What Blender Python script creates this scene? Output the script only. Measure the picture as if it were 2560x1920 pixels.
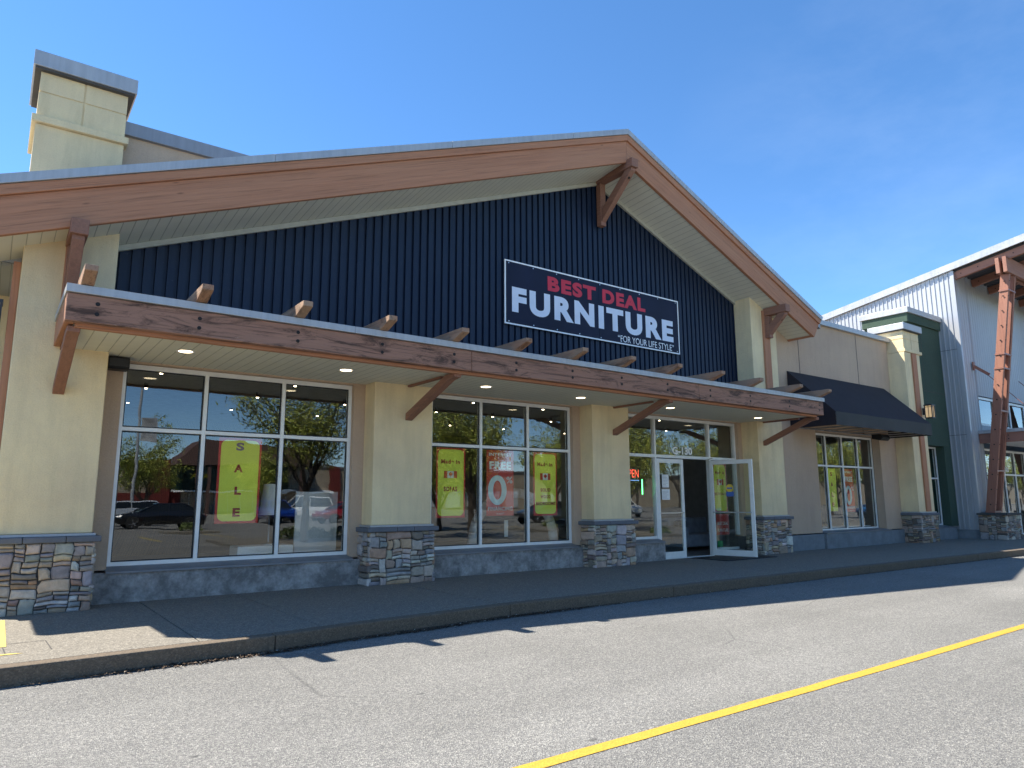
import bpy, bmesh, math, random
from mathutils import Vector, Matrix
R_ = math.radians
sc = bpy.context.scene
for _o in list(bpy.data.objects): bpy.data.objects.remove(_o)

# ---------------------------------------------------------------- camera
cam_d = bpy.data.cameras.new('camera'); cam = bpy.data.objects.new('camera', cam_d)
sc.collection.objects.link(cam); sc.camera = cam
cam_d.sensor_width = 36; cam_d.lens = 24.664; cam_d.clip_end = 3000; cam_d.clip_start = .05
rx, ux, fx = Vector((.80414434, -.59442363, -.00352569)), Vector((-.09471348, -.13398056, .98644745)), Vector((.58684005, .7929122, .16403964))
cam.matrix_world = Matrix(((rx.x, ux.x, -fx.x, 0), (rx.y, ux.y, -fx.y, -11.208), (rx.z, ux.z, -fx.z, 1.337), (0, 0, 0, 1)))

# ---------------------------------------------------------------- world, sun, exposure
SD = Vector((-.515, .49, 1.0)).normalized()          # towards the sun
elev = math.asin(SD.z); azim = math.atan2(SD.x, SD.y)
w = bpy.data.worlds.new('World'); sc.world = w; w.use_nodes = True
nt = w.node_tree; nt.nodes.clear()
N = nt.nodes.new; L = nt.links.new
out = N('ShaderNodeOutputWorld'); bg = N('ShaderNodeBackground'); sky = N('ShaderNodeTexSky')
sky.sky_type = 'NISHITA'; sky.sun_disc = False; sky.sun_elevation = elev; sky.sun_rotation = azim
sky.altitude = 0; sky.air_density = .6; sky.dust_density = 0; sky.ozone_density = 2
bg.inputs[1].default_value = .13
tc = N('ShaderNodeTexCoord'); mp = N('ShaderNodeMapping'); mp.inputs['Scale'].default_value = (1.2, 2.4, 5.0); mp.inputs['Rotation'].default_value = (.3, .5, .7)
nz = N('ShaderNodeTexNoise'); nz.inputs['Scale'].default_value = 1.7; nz.inputs['Detail'].default_value = 7; nz.inputs['Roughness'].default_value = .62
cr = N('ShaderNodeValToRGB'); cr.color_ramp.elements[0].position = .44; cr.color_ramp.elements[1].position = .75
cr.color_ramp.elements[1].color = (.045, .045, .045, 1)
mx = N('ShaderNodeMix'); mx.data_type = 'RGBA'; mx.inputs[7].default_value = (5.5, 6.0, 6.6, 1)
L(tc.outputs['Generated'], mp.inputs[0]); L(mp.outputs[0], nz.inputs[0]); L(nz.outputs[0], cr.inputs[0])
dt = N('ShaderNodeVectorMath'); dt.operation = 'DOT_PRODUCT'; dt.inputs[1].default_value = (.886, .267, .378); L(tc.outputs['Generated'], dt.inputs[0])
c2 = N('ShaderNodeValToRGB'); c2.color_ramp.elements[0].position = .93; c2.color_ramp.elements[1].position = .985; L(dt.outputs['Value'], c2.inputs[0])
cm = N('ShaderNodeMath'); cm.operation = 'MULTIPLY'; L(cr.outputs[0], cm.inputs[0]); L(c2.outputs[0], cm.inputs[1]); L(cm.outputs[0], mx.inputs[0])
hs = N('ShaderNodeHueSaturation'); hs.inputs['Saturation'].default_value = 1.2; L(sky.outputs[0], hs.inputs['Color'])
tn = N('ShaderNodeMix'); tn.data_type = 'RGBA'; tn.blend_type = 'MULTIPLY'; tn.inputs[0].default_value = 1; tn.inputs[7].default_value = (1.13, 1.07, 1.0, 1)
L(hs.outputs[0], tn.inputs[6]); L(tn.outputs[2], mx.inputs[6]); L(mx.outputs[2], bg.inputs[0]); L(bg.outputs[0], out.inputs[0])
sd = bpy.data.lights.new('sun', 'SUN'); sd.energy = 4.45; sd.angle = R_(.5); sd.color = (1, .93, .82)
sun = bpy.data.objects.new('sun', sd); sc.collection.objects.link(sun)
sun.rotation_euler = SD.to_track_quat('Z', 'Y').to_euler()
sc.view_settings.view_transform = 'Standard'; sc.view_settings.look = 'None'
sc.view_settings.exposure = 1.41; sc.view_settings.gamma = 1

# ---------------------------------------------------------------- helpers
def link(o, parent=None):
    sc.collection.objects.link(o)
    if parent: o.parent = parent
    return o
ROOTLOC = {}
def thing(name, label, cat, loc=(0, 0, 0), group=None):
    o = bpy.data.objects.new(name, None); link(o); o.location = loc
    o.empty_display_size = .2
    o['label'] = label; o['category'] = cat
    if group: o['group'] = group
    ROOTLOC[o.name] = Vector(loc)
    return o
def offs(parent):
    v = Vector((0, 0, 0))
    while parent is not None: v = v + parent.location; parent = parent.parent
    return v
class MB:
    def __init__(s): s.v = []; s.f = []; s.c = []; s.col = None; s.m = []; s.mi = 0; s.p = []
    def add(s, vs, fs):
        s.p.append((len(s.v), len(s.f))); b = len(s.v); s.v += [tuple(p) for p in vs]; s.f += [tuple(b+i for i in f) for f in fs]
        s.c += [s.col or (1, 1, 1)]*len(vs); s.m += [s.mi]*len(fs); return s
    def box(s, x0, x1, y0, y1, z0, z1):
        return s.add([(x, y, z) for x in (x0, x1) for y in (y0, y1) for z in (z0, z1)],
                     [(0, 1, 3, 2), (4, 6, 7, 5), (0, 4, 5, 1), (2, 3, 7, 6), (0, 2, 6, 4), (1, 5, 7, 3)])
    def quad(s, *p): return s.add(p, [tuple(range(len(p)))])
    def prism(s, poly, axis, a, b):
        n = len(poly)
        def P(u, w_, t): return (t, u, w_) if axis == 'x' else (u, t, w_) if axis == 'y' else (u, w_, t)
        vs = [P(u, q, a) for u, q in poly]+[P(u, q, b) for u, q in poly]
        return s.add(vs, [tuple(range(n)), tuple(range(2*n-1, n-1, -1))]+[(i, i+n, (i+1) % n+n, (i+1) % n) for i in range(n)])
    def bar(s, p, q, wd, ht, up=(0, 0, 1)):
        p, q = Vector(p), Vector(q); d = (q-p).normalized(); r = d.cross(Vector(up)).normalized(); u = r.cross(d)
        r *= wd/2; u *= ht/2
        return s.add([p-r-u, p+r-u, p+r+u, p-r+u, q-r-u, q+r-u, q+r+u, q-r+u], [(3, 2, 1, 0), (4, 5, 6, 7), (0, 1, 5, 4), (1, 2, 6, 5), (2, 3, 7, 6), (3, 0, 4, 7)])
    def tube(s, p, q, r0, r1=None, n=10, cap=True):
        r1 = r0 if r1 is None else r1; p, q = Vector(p), Vector(q); d = (q-p).normalized()
        a = d.orthogonal().normalized(); b = d.cross(a)
        vs = [c+(a*math.cos(t)+b*math.sin(t))*r for c, r in ((p, r0), (q, r1)) for t in [2*math.pi*i/n for i in range(n)]]
        fs = [(i, (i+1) % n, (i+1) % n+n, i+n) for i in range(n)]
        if cap: fs += [tuple(range(n-1, -1, -1)), tuple(range(n, 2*n))]
        return s.add(vs, fs)
    def lathe(s, c, prof, n=16):
        vs = [(c[0]+r*math.cos(2*math.pi*i/n), c[1]+r*math.sin(2*math.pi*i/n), c[2]+z) for r, z in prof for i in range(n)]
        fs = [(k*n+i, k*n+(i+1) % n, (k+1)*n+(i+1) % n, (k+1)*n+i) for k in range(len(prof)-1) for i in range(n)]
        return s.add(vs, fs)
    def each(s, name, mat, parent=None, **k):
        """every added piece becomes a mesh object of its own"""
        ends = s.p[1:]+[(len(s.v), len(s.f))]; out_ = []
        for (v0, f0), (v1, f1) in zip(s.p, ends):
            q = MB(); q.v = s.v[v0:v1]; q.f = [tuple(i-v0 for i in f) for f in s.f[f0:f1]]; q.c = s.c[v0:v1]; q.m = s.m[f0:f1]
            out_.append(q.build(name, mat, parent, **k))
        return out_
    def build(s, name, mat, parent=None, bevel=0, smooth=False, label=None, recalc=True):
        o0 = offs(parent)
        me = bpy.data.meshes.new(name)
        me.from_pydata([(x-o0.x, y-o0.y, z-o0.z) for x, y, z in s.v], [], s.f)
        for mm in (mat if isinstance(mat, (list, tuple)) else [mat]): me.materials.append(mm)
        if isinstance(mat, (list, tuple)): me.polygons.foreach_set('material_index', s.m)
        if any(c != (1, 1, 1) for c in s.c):
            ca = me.color_attributes.new('Col', 'FLOAT_COLOR', 'POINT')
            ca.data.foreach_set('color', [k for c in s.c for k in (c[0], c[1], c[2], 1)])
        if recalc:
            bm = bmesh.new(); bm.from_mesh(me); bmesh.ops.recalc_face_normals(bm, faces=bm.faces); bm.to_mesh(me); bm.free()
        if smooth: me.polygons.foreach_set('use_smooth', [True]*len(me.polygons))
        me.update()
        o = bpy.data.objects.new(name, me); link(o, parent)
        if bevel:
            m = o.modifiers.new('bevel', 'BEVEL'); m.width = bevel; m.segments = 2; m.limit_method = 'ANGLE'; m.angle_limit = R_(40)
        if label: o['label'] = label
        return o
def tag(o, label=None, cat=None, group=None, kind=None):
    if label: o['label'] = label
    if cat: o['category'] = cat
    if group: o['group'] = group
    if kind: o['kind'] = kind
    return o
def struct(name, mb, mat, **k): return tag(mb.build(name, mat, **k), kind='structure')
def copy_tree(o, parent=None):
    c = o.copy(); sc.collection.objects.link(c); c.parent = parent
    for ch in list(o.children): copy_tree(ch, c)
    return c
DG = None
def text_mesh(txt, x0, x1, z0, z1, y, thick=.004, bold=0, shear=0, gap=1.):
    """lettering fitted to the box x0..x1, z0..z1 in the plane Y=y, facing -Y, returned as MB"""
    cu = bpy.data.curves.new('t', 'FONT'); cu.body = txt; cu.size = 1; cu.offset = bold; cu.extrude = 0; cu.shear = shear; cu.space_character = gap
    cu.resolution_u = 6
    ob = bpy.data.objects.new('t', cu); sc.collection.objects.link(ob)
    dg = bpy.context.evaluated_depsgraph_get(); dg.update()
    me = bpy.data.meshes.new_from_object(ob.evaluated_get(dg))
    vs = [v.co.copy() for v in me.vertices]; fs = [tuple(p.vertices) for p in me.polygons]
    bpy.data.objects.remove(ob); bpy.data.curves.remove(cu); bpy.data.meshes.remove(me)
    a, b = min(v.x for v in vs), max(v.x for v in vs); c, d = min(v.y for v in vs), max(v.y for v in vs)
    mb = MB(); mb.add([(x0+(v.x-a)/(b-a)*(x1-x0), y, z0+(v.y-c)/(d-c)*(z1-z0)) for v in vs], fs)
    return mb

# ---------------------------------------------------------------- materials
class G:
    """tiny node-graph helper"""
    def __init__(s, name):
        s.m = bpy.data.materials.new(name); s.m.use_nodes = True; s.t = s.m.node_tree; s.t.nodes.clear()
        s.o = s.n('ShaderNodeOutputMaterial'); s.p = s.n('ShaderNodeBsdfPrincipled'); s.l(s.p.outputs[0], s.o.inputs[0])
        s.tc = s.n('ShaderNodeTexCoord').outputs['Object']
    def n(s, k, **kw):
        x = s.t.nodes.new(k)
        for a, b in kw.items(): setattr(x, a, b)
        return x
    def l(s, a, b): s.t.links.new(a, b)
    def map(s, vec, scale=(1, 1, 1), rot=(0, 0, 0), loc=(0, 0, 0)):
        m = s.n('ShaderNodeMapping'); m.inputs['Scale'].default_value = scale; m.inputs['Rotation'].default_value = rot; m.inputs['Location'].default_value = loc
        s.l(vec, m.inputs[0]); return m.outputs[0]
    def noise(s, vec, scale, detail=4, rough=.55, dist=0):
        x = s.n('ShaderNodeTexNoise'); x.inputs['Scale'].default_value = scale; x.inputs['Detail'].default_value = detail
        x.inputs['Roughness'].default_value = rough; x.inputs['Distortion'].default_value = dist; s.l(vec, x.inputs[0]); return x.outputs[0]
    def vor(s, vec, scale, feature='F1'):
        x = s.n('ShaderNodeTexVoronoi'); x.feature = feature; x.inputs['Scale'].default_value = scale; s.l(vec, x.inputs[0]); return x
    def ramp(s, v, pts):
        r = s.n('ShaderNodeValToRGB'); e = r.color_ramp.elements
        while len(e) < len(pts): e.new(.5)
        for i, (p, c) in enumerate(pts):
            e[i].position = p; e[i].color = (c, c, c, 1) if isinstance(c, (int, float)) else (*c, 1)
        s.l(v, r.inputs[0]); return r.outputs[0]
    def mix(s, f, a, b, mode='MIX'):
        x = s.n('ShaderNodeMix'); x.data_type = 'RGBA'; x.blend_type = mode
        for i, q in ((0, f), (6, a), (7, b)):
            if hasattr(q, 'links'): s.l(q, x.inputs[i])
            else: x.inputs[i].default_value = q if i == 0 else (*q, 1)
        return x.outputs[2]
    def math(s, op, a, b=0):
        x = s.n('ShaderNodeMath'); x.operation = op
        for i, q in ((0, a), (1, b)):
            if hasattr(q, 'links'): s.l(q, x.inputs[i])
            else: x.inputs[i].default_value = q
        return x.outputs[0]
    def sep(s, v):
        x = s.n('ShaderNodeSeparateXYZ'); s.l(v, x.inputs[0]); return x.outputs
    def col(s, c):
        if hasattr(c, 'links'): s.l(c, s.p.inputs['Base Color'])
        else: s.p.inputs['Base Color'].default_value = (*c, 1)
        return s
    def rough(s, r):
        if hasattr(r, 'links'): s.l(r, s.p.inputs['Roughness'])
        else: s.p.inputs['Roughness'].default_value = r
        return s
    def bump(s, h, st=.3, dist=.01):
        b = s.n('ShaderNodeBump'); b.inputs['Strength'].default_value = st; b.inputs['Distance'].default_value = dist
        s.l(h, b.inputs['Height']); s.l(b.outputs[0], s.p.inputs['Normal']); return s
def simple(name, c, r=.6, metal=0, emit=None, est=1, var=.12, vs=6):
    g = G(name); n = g.noise(g.tc, vs, 5)
    g.col(g.mix(g.ramp(n, [(.3, 0), (.7, 1)]), tuple(k*(1-var) for k in c), tuple(min(1, k*(1+var)) for k in c))); g.rough(r)
    g.p.inputs['Metallic'].default_value = metal
    if emit: g.p.inputs['Emission Color'].default_value = (*emit, 1); g.p.inputs['Emission Strength'].default_value = est
    return g.m
def mul(c, k): return tuple(x*k for x in c)

def stucco(name, c, stain=.35, streak=.25):
    g = G(name)
    big = g.ramp(g.noise(g.tc, .9, 6, .6), [(.35, 0), (.75, 1)])
    st = g.ramp(g.noise(g.map(g.tc, (4, 4, .5)), 1.3, 7, .65), [(.46, 0), (.72, 1)])
    c1 = g.mix(big, c, tuple(a*b for a, b in zip(c, (1-stain*.5, 1-stain*.55, 1-stain*.45))))
    f = g.math('MULTIPLY', st, streak)
    c2 = g.mix(f, c1, mul(c, .5))
    fine = g.noise(g.tc, 160, 2, .7)
    c3 = g.mix(g.ramp(fine, [(.35, 0), (.65, 1)]), c2, tuple(x*1.0 for x in c)); 
    c4 = g.mix(.22, c2, c3)
    g.col(g.mix(g.math('MULTIPLY', g.ramp(g.noise(g.tc, 70, 3, .8), [(.4, 1), (.6, 0)]), .16), c4, mul(c, .45))); g.rough(.95)
    g.bump(g.math('ADD', g.noise(g.tc, 70, 5, .75), g.noise(g.tc, 14, 4)), .8, .010)
    return g.m
def wood(name, rot=(0, 0, 0), base=(.43, .188, .098), weather=.25, peel=0., raw=0.):
    g = G(name); v = g.map(g.tc, rot=rot)
    grain = g.noise(g.map(v, (.7, 26, 26)), 1.0, 6, .65, .6)
    lines = g.ramp(g.noise(g.map(v, (.55, 34, 34)), 1.3, 4, .6, 1.2), [(.37, 1), (.43, 0)])
    big = g.ramp(g.noise(g.map(v, (.5, 3, 3)), 1.1, 5, .6), [(.35, 0), (.75, 1)])
    c = g.mix(g.ramp(grain, [(.3, 0), (.75, 1)]), mul(base, .82), tuple(min(1, k*1.18) for k in base))
    c = g.mix(g.math('MULTIPLY', big, .5), c, (base[0]*1.12, base[1]*1.3, base[2]*1.4))
    c = g.mix(g.math('MULTIPLY', lines, .15+weather*.55), c, mul(base, .25))
    kn = g.vor(g.map(v, (.9, 3.4, 3.4)), 1.6).outputs['Distance']
    c = g.mix(g.math('MULTIPLY', g.ramp(kn, [(.03, 1), (.09, 0)]), .6), c, mul(base, .3))
    if weather > .3:
        dk = g.ramp(g.noise(g.map(v, (1.1, 5.5, 5.5)), 1.0, 9, .75, 1.2), [(.50, 0), (.62, 1)])
        c = g.mix(g.math('MULTIPLY', dk, weather), c, mul(base, .22))
    if raw: c = g.mix(g.math('MULTIPLY', g.ramp(g.noise(g.map(v, (1.2, 5, 5)), 1.2, 6, .6), [(.4, 0), (.6, 1)]), raw), c, (.36, .27, .19))
    if peel:
        pl = g.ramp(g.noise(g.map(v, (4, 7, 7)), 2.2, 9, .8, 1.0), [(.66, 0), (.70, 1)])
        c = g.mix(g.math('MULTIPLY', pl, peel), c, (.5, .44, .38))
    g.col(c); g.rough(.75)
    g.bump(g.math('SUBTRACT', grain, g.math('MULTIPLY', lines, .8)), .5, .006)
    return g.m
def metal_flash(name, c=(.43, .44, .45), met=.3, dirt=.5):
    g = G(name)
    st = g.ramp(g.noise(g.map(g.tc, (9, 9, .8)), 1.4, 6, .65), [(.35, 0), (.75, 1)])
    sp = g.ramp(g.noise(g.tc, 2.2, 6, .7), [(.35, 0), (.7, 1)])
    cc = g.mix(g.math('MULTIPLY', st, dirt), c, mul(c, .55)); cc = g.mix(g.math('MULTIPLY', sp, .25), cc, tuple(min(1, k*1.35) for k in c))
    g.col(cc); g.p.inputs['Metallic'].default_value = met; g.rough(g.ramp(sp, [(0, .38), (1, .55)]))
    g.bump(g.noise(g.map(g.tc, (1, 1, 1)), 1.4, 2), .15, .03)
    return g.m
def concrete(name, c, blotch=.6, aggr=0., scale=2.4):
    g = G(name)
    n1 = g.ramp(g.noise(g.tc, scale, 10, .74, 0), [(.40, 0), (.62, 1)]); n2 = g.ramp(g.noise(g.tc, 9, 6, .7), [(.35, 0), (.7, 1)])
    cc = g.mix(g.math('MULTIPLY', n1, blotch), mul(c, 1-.45*blotch), tuple(min(1, k*(1+.9*blotch)) for k in c))
    cc = g.mix(g.math('MULTIPLY', n2, .35), cc, mul(c, .6))
    h = g.noise(g.tc, 60, 4, .7)
    if aggr:
        vv = g.vor(g.tc, 85); rc = g.sep(vv.outputs['Color'])[0]
        sp = g.ramp(rc, [(.0, .35), (.55, .9), (.8, 1.25), (1, 2.1)])
        cc = g.mix(aggr, cc, g.mix(1., cc, sp, 'MULTIPLY')); h = vv.outputs['Distance']
    g.col(cc); g.rough(.92); g.bump(h, .5, .006)
    return g.m
def asphalt(name):
    g = G(name)
    v1 = g.vor(g.tc, 105); r1 = g.sep(v1.outputs['Color'])[0]
    v2 = g.vor(g.tc, 210); r2 = g.sep(v2.outputs['Color'])[1]
    s1 = g.ramp(r1, [(0, (.09, .09, .09)), (.35, (.145, .144, .138)), (.62, (.215, .213, .195)), (.85, (.33, .325, .29)), (1, (.46, .45, .40))])
    s2 = g.ramp(r2, [(0, (.07, .07, .07)), (.5, (.19, .185, .175)), (1, (.42, .40, .37))])
    c = g.mix(.4, s1, s2)
    big = g.ramp(g.noise(g.tc, .35, 6, .6), [(.35, .86), (.7, 1.1)])
    c = g.mix(1., c, big, 'MULTIPLY')
    trk = g.ramp(g.noise(g.map(g.tc, (.05, .9, 1)), 1.0, 5, .6), [(.35, .88), (.65, 1.05)]); c = g.mix(1., c, trk, 'MULTIPLY')
    stn = g.ramp(g.noise(g.map(g.tc, (1, 2.2, 1), (0, 0, .3)), .9, 6, .65), [(.62, 0), (.8, 1)])
    c = g.mix(g.math('MULTIPLY', stn, .22), c, (.07, .07, .07))
    dots = g.ramp(g.vor(g.map(g.tc, (1, 1.9, 1)), 1.05).outputs['Distance'], [(.030, 1), (.05, 0)])
    c = g.mix(g.math('MULTIPLY', dots, .55), c, (.03, .03, .03))
    crk = g.ramp(g.vor(g.map(g.tc, (1, 1, 1)), .22, 'DISTANCE_TO_EDGE').outputs['Distance'], [(.0008, 1), (.003, 0)])
    msk = g.ramp(g.noise(g.tc, .5, 4), [(.5, 0), (.6, 1)])
    c = g.mix(g.math('MULTIPLY', g.math('MULTIPLY', crk, msk), .45), c, (.05, .05, .05))
    g.col(c); g.rough(.9); g.bump(g.math('ADD', v1.outputs['Distance'], g.math('MULTIPLY', v2.outputs['Distance'], .6)), .8, .01)
    return g.m
def soffit_mat(name, c=(.70, .68, .56), per=.146):
    g = G(name); x = g.sep(g.tc)[0]
    fr = g.math('FRACT', g.math('DIVIDE', x, per))
    ln = g.ramp(fr, [(.0, 1), (.05, 1), (.09, 0), (.5, 0)])
    nz_ = g.ramp(g.noise(g.tc, 3, 5), [(.35, 0), (.75, 1)])
    cc = g.mix(g.math('MULTIPLY', nz_, .2), c, mul(c, .65)); cc = g.mix(g.math('MULTIPLY', ln, .55), cc, mul(c, .25))
    g.col(cc); g.rough(.6); g.bump(g.math('SUBTRACT', 1, ln), .7, .008); return g.m
def attr_mat(name, r=.9, bumpscale=30, var=.3, noise_sc=7):
    g = G(name); a = g.n('ShaderNodeAttribute', attribute_name='Col').outputs['Color']
    n = g.noise(g.tc, noise_sc, 7, .7, .4)
    c = g.mix(g.ramp(n, [(.3, 0), (.7, 1)]), g.mix(1., a, mul((1, 1, 1), 1-var), 'MULTIPLY'), g.mix(1., a, mul((1, .98, .95), 1+var), 'MULTIPLY'))
    g.col(c); g.rough(r); g.bump(g.noise(g.tc, bumpscale, 5, .7), .7, .012); return g.m
def glass_mat(name, refl=.34, tint=(.62, .68, .66), rough=0):
    g = G(name); g.t.nodes.remove(g.p)
    tr = g.n('ShaderNodeBsdfTransparent'); tr.inputs[0].default_value = (*tint, 1)
    gl = g.n('ShaderNodeBsdfGlossy'); gl.inputs['Roughness'].default_value = rough; gl.inputs[0].default_value = (.93, .97, .97, 1)
    fr = g.n('ShaderNodeFresnel'); fr.inputs[0].default_value = 1.5
    ge = g.n('ShaderNodeNewGeometry')
    f = g.math('MULTIPLY', g.math('ADD', g.math('MULTIPLY', fr.outputs[0], 1.1), refl), g.math('SUBTRACT', 1, ge.outputs['Backfacing']))
    b = g.n('ShaderNodeBump'); b.inputs['Strength'].default_value = .05; b.inputs['Distance'].default_value = .02
    g.l(g.noise(g.map(g.tc, (.8, .8, 1.6)), 1.2, 2), b.inputs['Height']); g.l(b.outputs[0], gl.inputs['Normal'])
    mxs = g.n('ShaderNodeMixShader'); g.l(f, mxs.inputs[0]); g.l(tr.outputs[0], mxs.inputs[1]); g.l(gl.outputs[0], mxs.inputs[2])
    g.l(mxs.outputs[0], g.o.inputs[0]); return g.m

M = {}
SL, SR = math.atan(.386), -math.atan(.418)
M['stucco'] = stucco('yellow_stucco', (.90, .73, .43), .5, .32)
M['taupe'] = stucco('taupe_stucco', (.58, .425, .295), .3, .2)
M['green'] = stucco('green_stucco', (.048, .085, .060), .3, .15)
M['woodX'] = wood('wood_x'); M['woodL'] = wood('wood_left', (0, SL, 0)); M['woodR'] = wood('wood_right', (0, SR, 0))
M['beam'] = wood('weathered_beam', (0, 0, 0), (.31, .155, .10), .95, .8)
M['woodY'] = wood('wood_y', (0, 0, R_(90))); M['woodZ'] = wood('wood_z', (0, R_(90), 0))
M['rafter'] = wood('rafter_wood', (0, 0, R_(90)), (.34, .18, .105), .8, .2, .5)
M['brace'] = wood('brace_wood', (R_(0), 0, R_(90)), (.27, .125, .08), .15)
M['flash'] = metal_flash('galvanised_flashing')
M['cap'] = metal_flash('grey_cap_metal', (.28, .29, .31), .25)
def navy():
    g = G('navy_metal'); n = g.ramp(g.noise(g.map(g.tc, (3, 3, .6)), 1.5, 6, .7), [(.4, 0), (.8, 1)])
    sp = g.ramp(g.noise(g.tc, 14, 5, .8), [(.64, 0), (.70, 1)])
    c = g.mix(g.math('MULTIPLY', n, .35), (.005, .014, .038), (.022, .036, .062)); c = g.mix(g.math('MULTIPLY', sp, .45), c, (.11, .13, .16))
    g.col(c); g.rough(.5); g.p.inputs['Specular IOR Level'].default_value = .35; return g.m
M['navy'] = navy()
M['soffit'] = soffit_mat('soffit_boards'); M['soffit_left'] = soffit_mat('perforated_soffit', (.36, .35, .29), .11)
M['concrete'] = concrete('stained_concrete', (.27, .255, .24), .85, 0, 3.6)
M['pale_concrete'] = concrete('pale_concrete', (.21, .23, .245), .45)
M['sidewalk'] = concrete('sidewalk_concrete', (.215, .195, .16), .16, .55)
M['kerb'] = concrete('kerb_concrete', (.15, .115, .08), .25, .35)
M['asphalt'] = asphalt('road_asphalt')
M['stone'] = attr_mat('ledge_stone')
M['mortar'] = simple('mortar', (.075, .07, .065), .95)
M['capstone'] = concrete('cap_stone', (.155, .165, .185), .35)
M['alu'] = simple('window_aluminium', (.80, .80, .765), .45, .15, var=.05)
M['alu_dark'] = simple('dark_gasket', (.02, .022, .024), .6)  # near-black gasket strips framing each window pane
M['sill'] = simple('sill_metal', (.21, .215, .225), .5, .2)
M['glass'] = glass_mat('shop_glass', .075, (.93, .93, .90)); M['doorglass'] = glass_mat('door_glass', .06, (.88, .92, .90))
M['dark'] = simple('dark_metal', (.022, .023, .026), .45)
M['black'] = simple('black_plastic', (.012, .012, .013), .5)
M['bolt'] = simple('bolt_iron', (.02, .016, .014), .6, .4)
M['white'] = simple('white_paint', (.92, .92, .91), .5, var=.04)
M['steel'] = simple('steel_tube', (.5, .51, .52), .3, .8)
M['yellow'] = None
def road_paint(name, c, wear):
    g = G(name); r = g.sep(g.vor(g.tc, 75).outputs['Color'])[0]
    n = g.ramp(g.noise(g.tc, 16, 8, .75), [(.62, 0), (.68, 1)])
    cc = g.mix(g.ramp(r, [(0, .8), (1, 0)]), c, mul(c, .72)); cc = g.mix(g.math('MULTIPLY', n, wear), cc, (.14, .13, .10))
    g.col(cc); g.rough(.75); g.bump(g.vor(g.tc, 75).outputs['Distance'], .5, .006); return g.m
M['yellow'] = road_paint('yellow_road_paint', (.53, .32, .035), .75)
M['yellow_pale'] = road_paint('faded_yellow_paint', (.62, .47, .12), .5)
def corr(name, c, met, r):
    g = G(name); n = g.ramp(g.noise(g.map(g.tc, (2, 2, .5)), 1.2, 5, .6), [(.35, 0), (.75, 1)])
    g.col(g.mix(g.math('MULTIPLY', n, .3), c, mul(c, .7))); g.p.inputs['Metallic'].default_value = met; g.rough(r); return g.m
M['corr'] = corr('corrugated_silver', (.43, .44, .455), .3, .45)
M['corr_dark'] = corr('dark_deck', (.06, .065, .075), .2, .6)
M['awning'] = simple('black_awning_canvas', (.024, .019, .023), .95, var=.15, vs=2)
M['awning_drop'] = simple('awning_valance_canvas', (.055, .058, .056), .95, var=.1, vs=2)
M['lamp_on'] = simple('lit_lamp_glass', (.9, .85, .7), .4, emit=(1, .80, .5), est=2.6)
M['lantern_glass'] = simple('lantern_glass', (.42, .36, .25), .3, emit=(1, .66, .30), est=.16)
M['spot'] = simple('ceiling_spot', (1, 1, 1), .4, emit=(1, .82, .55), est=14)
M['wall_in'] = simple('interior_wall', (.20, .205, .21), .9); M['ceil_in'] = simple('interior_ceiling', (.42, .42, .41), .9)
M['floor_in'] = simple('interior_floor', (.17, .165, .155), .35)
M['lime'] = simple('lime_poster', (.86, .93, .10), .6, var=.03, emit=(.62, .86, .10), est=.0)
M['lime_pale'] = simple('lime_poster_border', (.70, .82, .30), .6, var=.02)
M['redp'] = simple('poster_red', (.62, .03, .02), .6, var=.04)
M['darkred'] = simple('poster_dark_red', (.38, .035, .02), .6, var=.04)
M['pw'] = simple('poster_white', (.85, .86, .82), .6, var=.02)
M['paleblue'] = simple('poster_pale_blue', (.55, .78, .78), .6, var=.03)
M['grey_txt'] = simple('poster_grey', (.24, .20, .24), .6)

# ---------------------------------------------------------------- ground
RZ = -.16
KX = [-60, -8, 0, 2, 4, 5.7, 8, 10, 13, 16, 19, 22.5, 26, 40, 90]
KY = [-3.9, -3.9, -3.86, -3.83, -3.66, -3.52, -3.54, -3.57, -3.62, -3.68, -3.76, -3.86, -3.9, -3.9, -3.9]
def ky(x):
    for i in range(len(KX)-1):
        if KX[i] <= x <= KX[i+1]:
            t = (x-KX[i])/(KX[i+1]-KX[i]); t = t*t*(3-2*t) if 0 < i < len(KX)-2 else t
            return KY[i]*(1-t)+KY[i+1]*t
    return -3.9
struct('road', MB().quad((-400, -400, RZ), (500, -400, RZ), (500, 400, RZ), (-400, 400, RZ)), M['asphalt'], recalc=False)
sw = MB(); joints = [-60, -20, -9, -4.5, -1.98, 1.80, 3.06, 5.58, 8.81, 12.3, 15.9, 19.75, 23.6, 27.4, 31.2, 36, 45, 90]
def slab(mb, a, b, off0, off1, z1, z0=-.3, gap=.007):
    n = max(1, int((b-a)/.6)) if b-a < 12 else 4
    xs = [a+gap+(b-a-2*gap)*i/n for i in range(n+1)]
    vs = []
    for x in xs:
        y0 = ky(x)+off0 if off0 is not None else 2.0
        y1 = ky(x)+off1
        vs += [(x, y0, z1), (x, y1, z1), (x, y1, z0), (x, y0, z0)]
    fs = [(0, 1, 2, 3), tuple(4*n+k for k in (3, 2, 1, 0))]
    for i in range(n):
        for k in range(4): fs.append((4*i+k, 4*i+4+k, 4*i+4+(k+1) % 4, 4*i+(k+1) % 4))
    mb.add(vs, fs)
for a, b in zip(joints, joints[1:]): slab(sw, a, b, None, .168, 0)
struct('sidewalk', sw, M['sidewalk'], bevel=.006)
kb = MB()
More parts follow.
